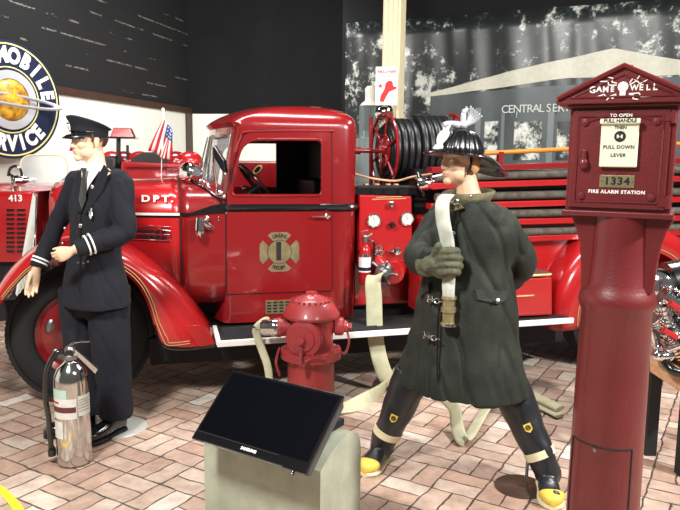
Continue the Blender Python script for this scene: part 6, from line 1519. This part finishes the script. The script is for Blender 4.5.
# boots
def wader(h_, a_, dg, badge):
    d = fdir(dg); an = a_+Vector((0, 0, .1)); top_ = h_
    bm = nb(); P = catmull([top_, top_.lerp(an, .35), top_.lerp(an, .7), an, a_+Vector((0, 0, .05))], 5); rl_ = [.1, .092, .078, .064, .06]
    tube(bm, P, rl_, 24)
    bu, bs = nb(), nb(); shoe(bm, bs, a_-d*.085, d, .3, .115, wid=.056)
    b_ = obj('boot', remesh(bm, .007, 5, wr_noise(.009, 14, .8, dg)), 'boot', ff2, W=True, angle=180); obj('sole', bs, 'sole', b_, W=True)
    # toe cap
    bt_ = nb(); s = Vector((-d.y, d.x, 0)); rs = []
    for t, w_, hh in ((.8, 1.04, .50), (.87, .96, .47), (.93, .8, .42), (.98, .52, .34), (1.005, .25, .24)):
        c = a_-d*.085+d*(.3*t); rs.append([c+s*(.058*w_*math.copysign(abs(math.cos(q))**.8, math.cos(q)))+Vector((0, 0, .02+.115*hh/2+.115*hh/2*math.copysign(abs(math.sin(q))**.8, math.sin(q)))) for q in [2*PI*j/20 for j in range(20)]])
    rings(bt_, rs); obj('toe_cap', bt_, 'yellow', b_, W=True)
    ax_ = (an-top_).normalized(); c = top_.lerp(an, .83); bm = nb(); lathe(bm, [(.066, -.019), (.079, -.019), (.076, .019), (.064, .019)], 32, frame(c, ax_), cap=False); obj('ankle_band', bm, 'sole', b_, W=True)
    c = top_.lerp(an, .55); tc_ = (CAM_C-c); tc_ = (tc_-ax_*tc_.dot(ax_)).normalized(); sd_ = ax_.cross(tc_).normalized(); c = c+tc_*.087+sd_*badge
    tb = tframe(c, -sd_ if sd_.x < 0 else sd_, -ax_); bm = nb(); pts = [(-.019, .021), (.019, .021), (.018, -.01), (0, -.024), (-.018, -.01)]; prism(bm, [tb @ Vector((x, y, 0)) for x, y in pts], tb.to_3x3() @ Vector((0, 0, .003))); e_ = obj('boot_emblem', bm, 'yellow', b_, W=True, smooth=False)
    bm = nb(); tube(bm, [tb @ Vector((.010*math.cos(q), .002+.010*math.sin(q), .004)) for q in [2*PI*i/16 for i in range(16)]], .003, 5, closed=True); tube(bm, [tb @ Vector((-.01, .002, .004)), tb @ Vector((.01, .002, .004))], .003, 5); obj('emblem_mark', bm, 'blackink', e_, W=True)
wader(at(414, 372, D2+.06), anR, -28, 0); wader(at(503, 372, D2-.03), anL, -8, 0)
# helmet
bm = nb(); cmh = hm2 @ Matrix.Translation((0, .005, .04)) @ Matrix.Rotation(-.04, 4, 'X'); rs = []
def brim(a):
    s_ = math.sin(a); r = .132+.045*max(0, -s_)**2+.115*max(0, s_)**3; return r
for lvl in range(5):
    row = []
    for j in range(168):
        a = 2*PI*j/168; s_, c_ = math.sin(a), math.cos(a); t = lvl/4; r0x, r0y = .094, .118
        br = brim(a); x = c_*(r0x+(br*1.02-r0x)*t); y = s_*(r0y+(br*1.1-r0y)*t); z = .0-.014*t*t-.085*max(0, s_)**2*t*t+.010*max(0, -s_)*t
        row.append(cmh @ Vector((x, y, z)))
    rs.append(row)
dome = []
for i in range(12):
    ph = PI/2*i/12; row = []
    for j in range(168):
        a = 2*PI*j/168; rdg = 1+.05*abs(math.cos(10*a))*min(1, 2.2*math.cos(ph)); k = (1-.38*(i/11)-.22*(i/11)**3) if i < 11 else .25
        row.append(cmh @ Vector((.096*rdg*k*math.cos(a), .122*rdg*k*math.sin(a), .118*(i/11)**.9+.006*math.sin(PI*i/11))))
    dome.append(row)
rings(bm, list(reversed(rs))+dome[1:], False, True); hel = obj('helmet', bm, 'black', ff2, W=True, angle=50); s_ = hel.modifiers.new('s', 'SOLIDIFY'); s_.thickness = .005
bm = nb()
tube(bm, [cmh @ Vector((1.02*math.cos(a)*brim(a), 1.1*math.sin(a)*brim(a), -.014-.085*max(0, math.sin(a))**2+.01*max(0, -math.sin(a)))) for a in [2*PI*j/56 for j in range(56)]], .006, 6, closed=True); obj('brim_edge', bm, 'black', hel, W=True)
bm = nb(); sf = tframe(cmh @ Vector((0, -.118, .07)), hm2.to_3x3() @ Vector((1, 0, 0)), hm2.to_3x3() @ Vector((0, .5, 1)))
pts = [(-.036, -.06), (-.03, -.045), (-.018, -.035), (-.034, -.015), (-.04, .01), (-.032, .03), (-.016, .04), (-.022, .055), (-.02, .07), (0, .078), (.02, .07), (.022, .055), (.016, .04), (.032, .03), (.04, .01), (.034, -.015), (.018, -.035), (.03, -.045), (.036, -.06), (0, -.065)]
prism(bm, [sf @ Vector((x, y, 0)) for x, y in pts], sf.to_3x3() @ Vector((0, 0, .006))); shd = obj('front_shield', bm, 'white', hel, W=True, smooth=False)
bm = nb()
tp_ = cmh @ Vector((0, -.06, .115)); up2 = Vector((0, 0, 1)); bd2 = hm2.to_3x3() @ Vector((0, 1, 0))
P = [tp_, tp_+up2*.03+bd2*.015, tp_+up2*.06+bd2*.02, tp_+up2*.085+bd2*.045, tp_+up2*.085+bd2*.075]; 
tube(bm, [cmh @ Vector((0, -.12, .13)), cmh @ Vector((0, -.09, .14)), cmh @ Vector((0, -.03, .135))], [.01, .012, .02], 10, k=3)
ell(bm, cmh @ Vector((0, .0, .135)), (.022, .03, .02))
for sgn in (-1, 1):
    for k in range(6):
        a0_ = cmh @ Vector((sgn*.005, .01, .135)); a1_ = a0_+up2*(.095-.010*k)+hm2.to_3x3() @ Vector((sgn*(.012+.012*k), .02+.004*k, 0)); tube(bm, [a0_, (a0_+a1_)/2+hm2.to_3x3() @ Vector((0, .015, 0)), a1_], [.008, .009, .004], 6, k=2)
ell(bm, cmh @ Vector((0, .0, .2)), (.012, .016, .014)); tube(bm, [cmh @ Vector((0, .0, .13)), cmh @ Vector((0, .0, .2)), cmh @ Vector((0, .03, .215))], [.014, .012, .006], 8, k=3); obj('eagle_ornament', bm, 'silverpaint', hel, W=True)
bm = nb()
for s in (-1, 1):
    tube(bm, [hm2 @ Vector(p) for p in ((s*.078, .002, .035), (s*.08, .0, -.02), (s*.07, -.012, -.062))], [.006, .007, .005], 8, k=4); 
obj('chin_strap', bm, 'seat', hel, W=True)
for s in (-1, 1): bm = nb(); ell(bm, (s*.076, .03, -.012), (.011, .032, .042), hm2, 16, 10); obj('ear_flap', bm, 'tanhair', hel, W=True)
bm = nb(); c0 = hm2 @ Vector((-.008, -.098, -.06)); tube(bm, [c0, c0+hm2.to_3x3() @ Vector((-.01, -.055, -.012))], .0045, 8); tag(obj('cigarette', bm, 'white', centre=True), 'thin white cigarette held between the lips of the firefighter', 'cigarette')
M['hosewhite'] = mat('white_cotton_hose', srgb(206, 208, 196), .85, bump=.4, bscale=200, var=.12, vscale=12, col2=srgb(168, 172, 158))
# hose over the shoulder held by the glove
sh = thing('shoulder_hose', 'short white cotton hose with worn coupling hanging under the firefighter glove', 'hose', at(449, 325, D2-.2))
bm = nb(); ribbon(bm, [at(455, 199, D2-.02), at(447, 196, D2-.085), at(442.5, 203, D2-.13), at(443, 220, D2-.155), at(447, 240, D2-.165), at(449, 262, D2-.175), at(448.5, 285, D2-.21), at(448.5, 303, D2-.215)], [.06, .066, .068, .068, .068, .068, .062, .055], .02, [Vector((1, -.3, 0)), Vector((1, -.5, 0)), Vector((1, -.5, 0))]); obj('hose', bm, 'hosewhite', sh, W=True)
bm = nb(); lathe(bm, [(.034, 0), (.037, .012), (.03, .02), (.03, .05), (.036, .055), (.036, .075), (.029, .08), (.029, .125), (.036, .13), (.036, .14)], 24, frame(at(449, 296, D2-.215), (0, 0, -1))); cpl = obj('coupling', bm, 'brass', sh, W=True)
bm = nb(); lathe(bm, [(.037, 0), (.039, .005), (.039, .014), (.02, .016)], 24, frame(at(449, 322.5, D2-.215), (0, 0, -1))); obj('coupling_rim', bm, 'chrome', cpl, W=True)
# stand for the firefighter
pg_ = gr(520, 487); st = thing('mannequin_stand', 'dark round stand plate with thin rod behind the right boot', 'mannequin stand', (pg_.x, pg_.y, 0))
bm = nb(); lathe(bm, [(.125, 0), (.125, .006), (.118, .01), (.001, .011)], 48); obj('plate', bm, 'darkdisc', st)
bm = nb(); tube(bm, [(.03, 0, .01), (.03, 0, .33)], .008, 10); obj('rod', bm, 'dull', st)
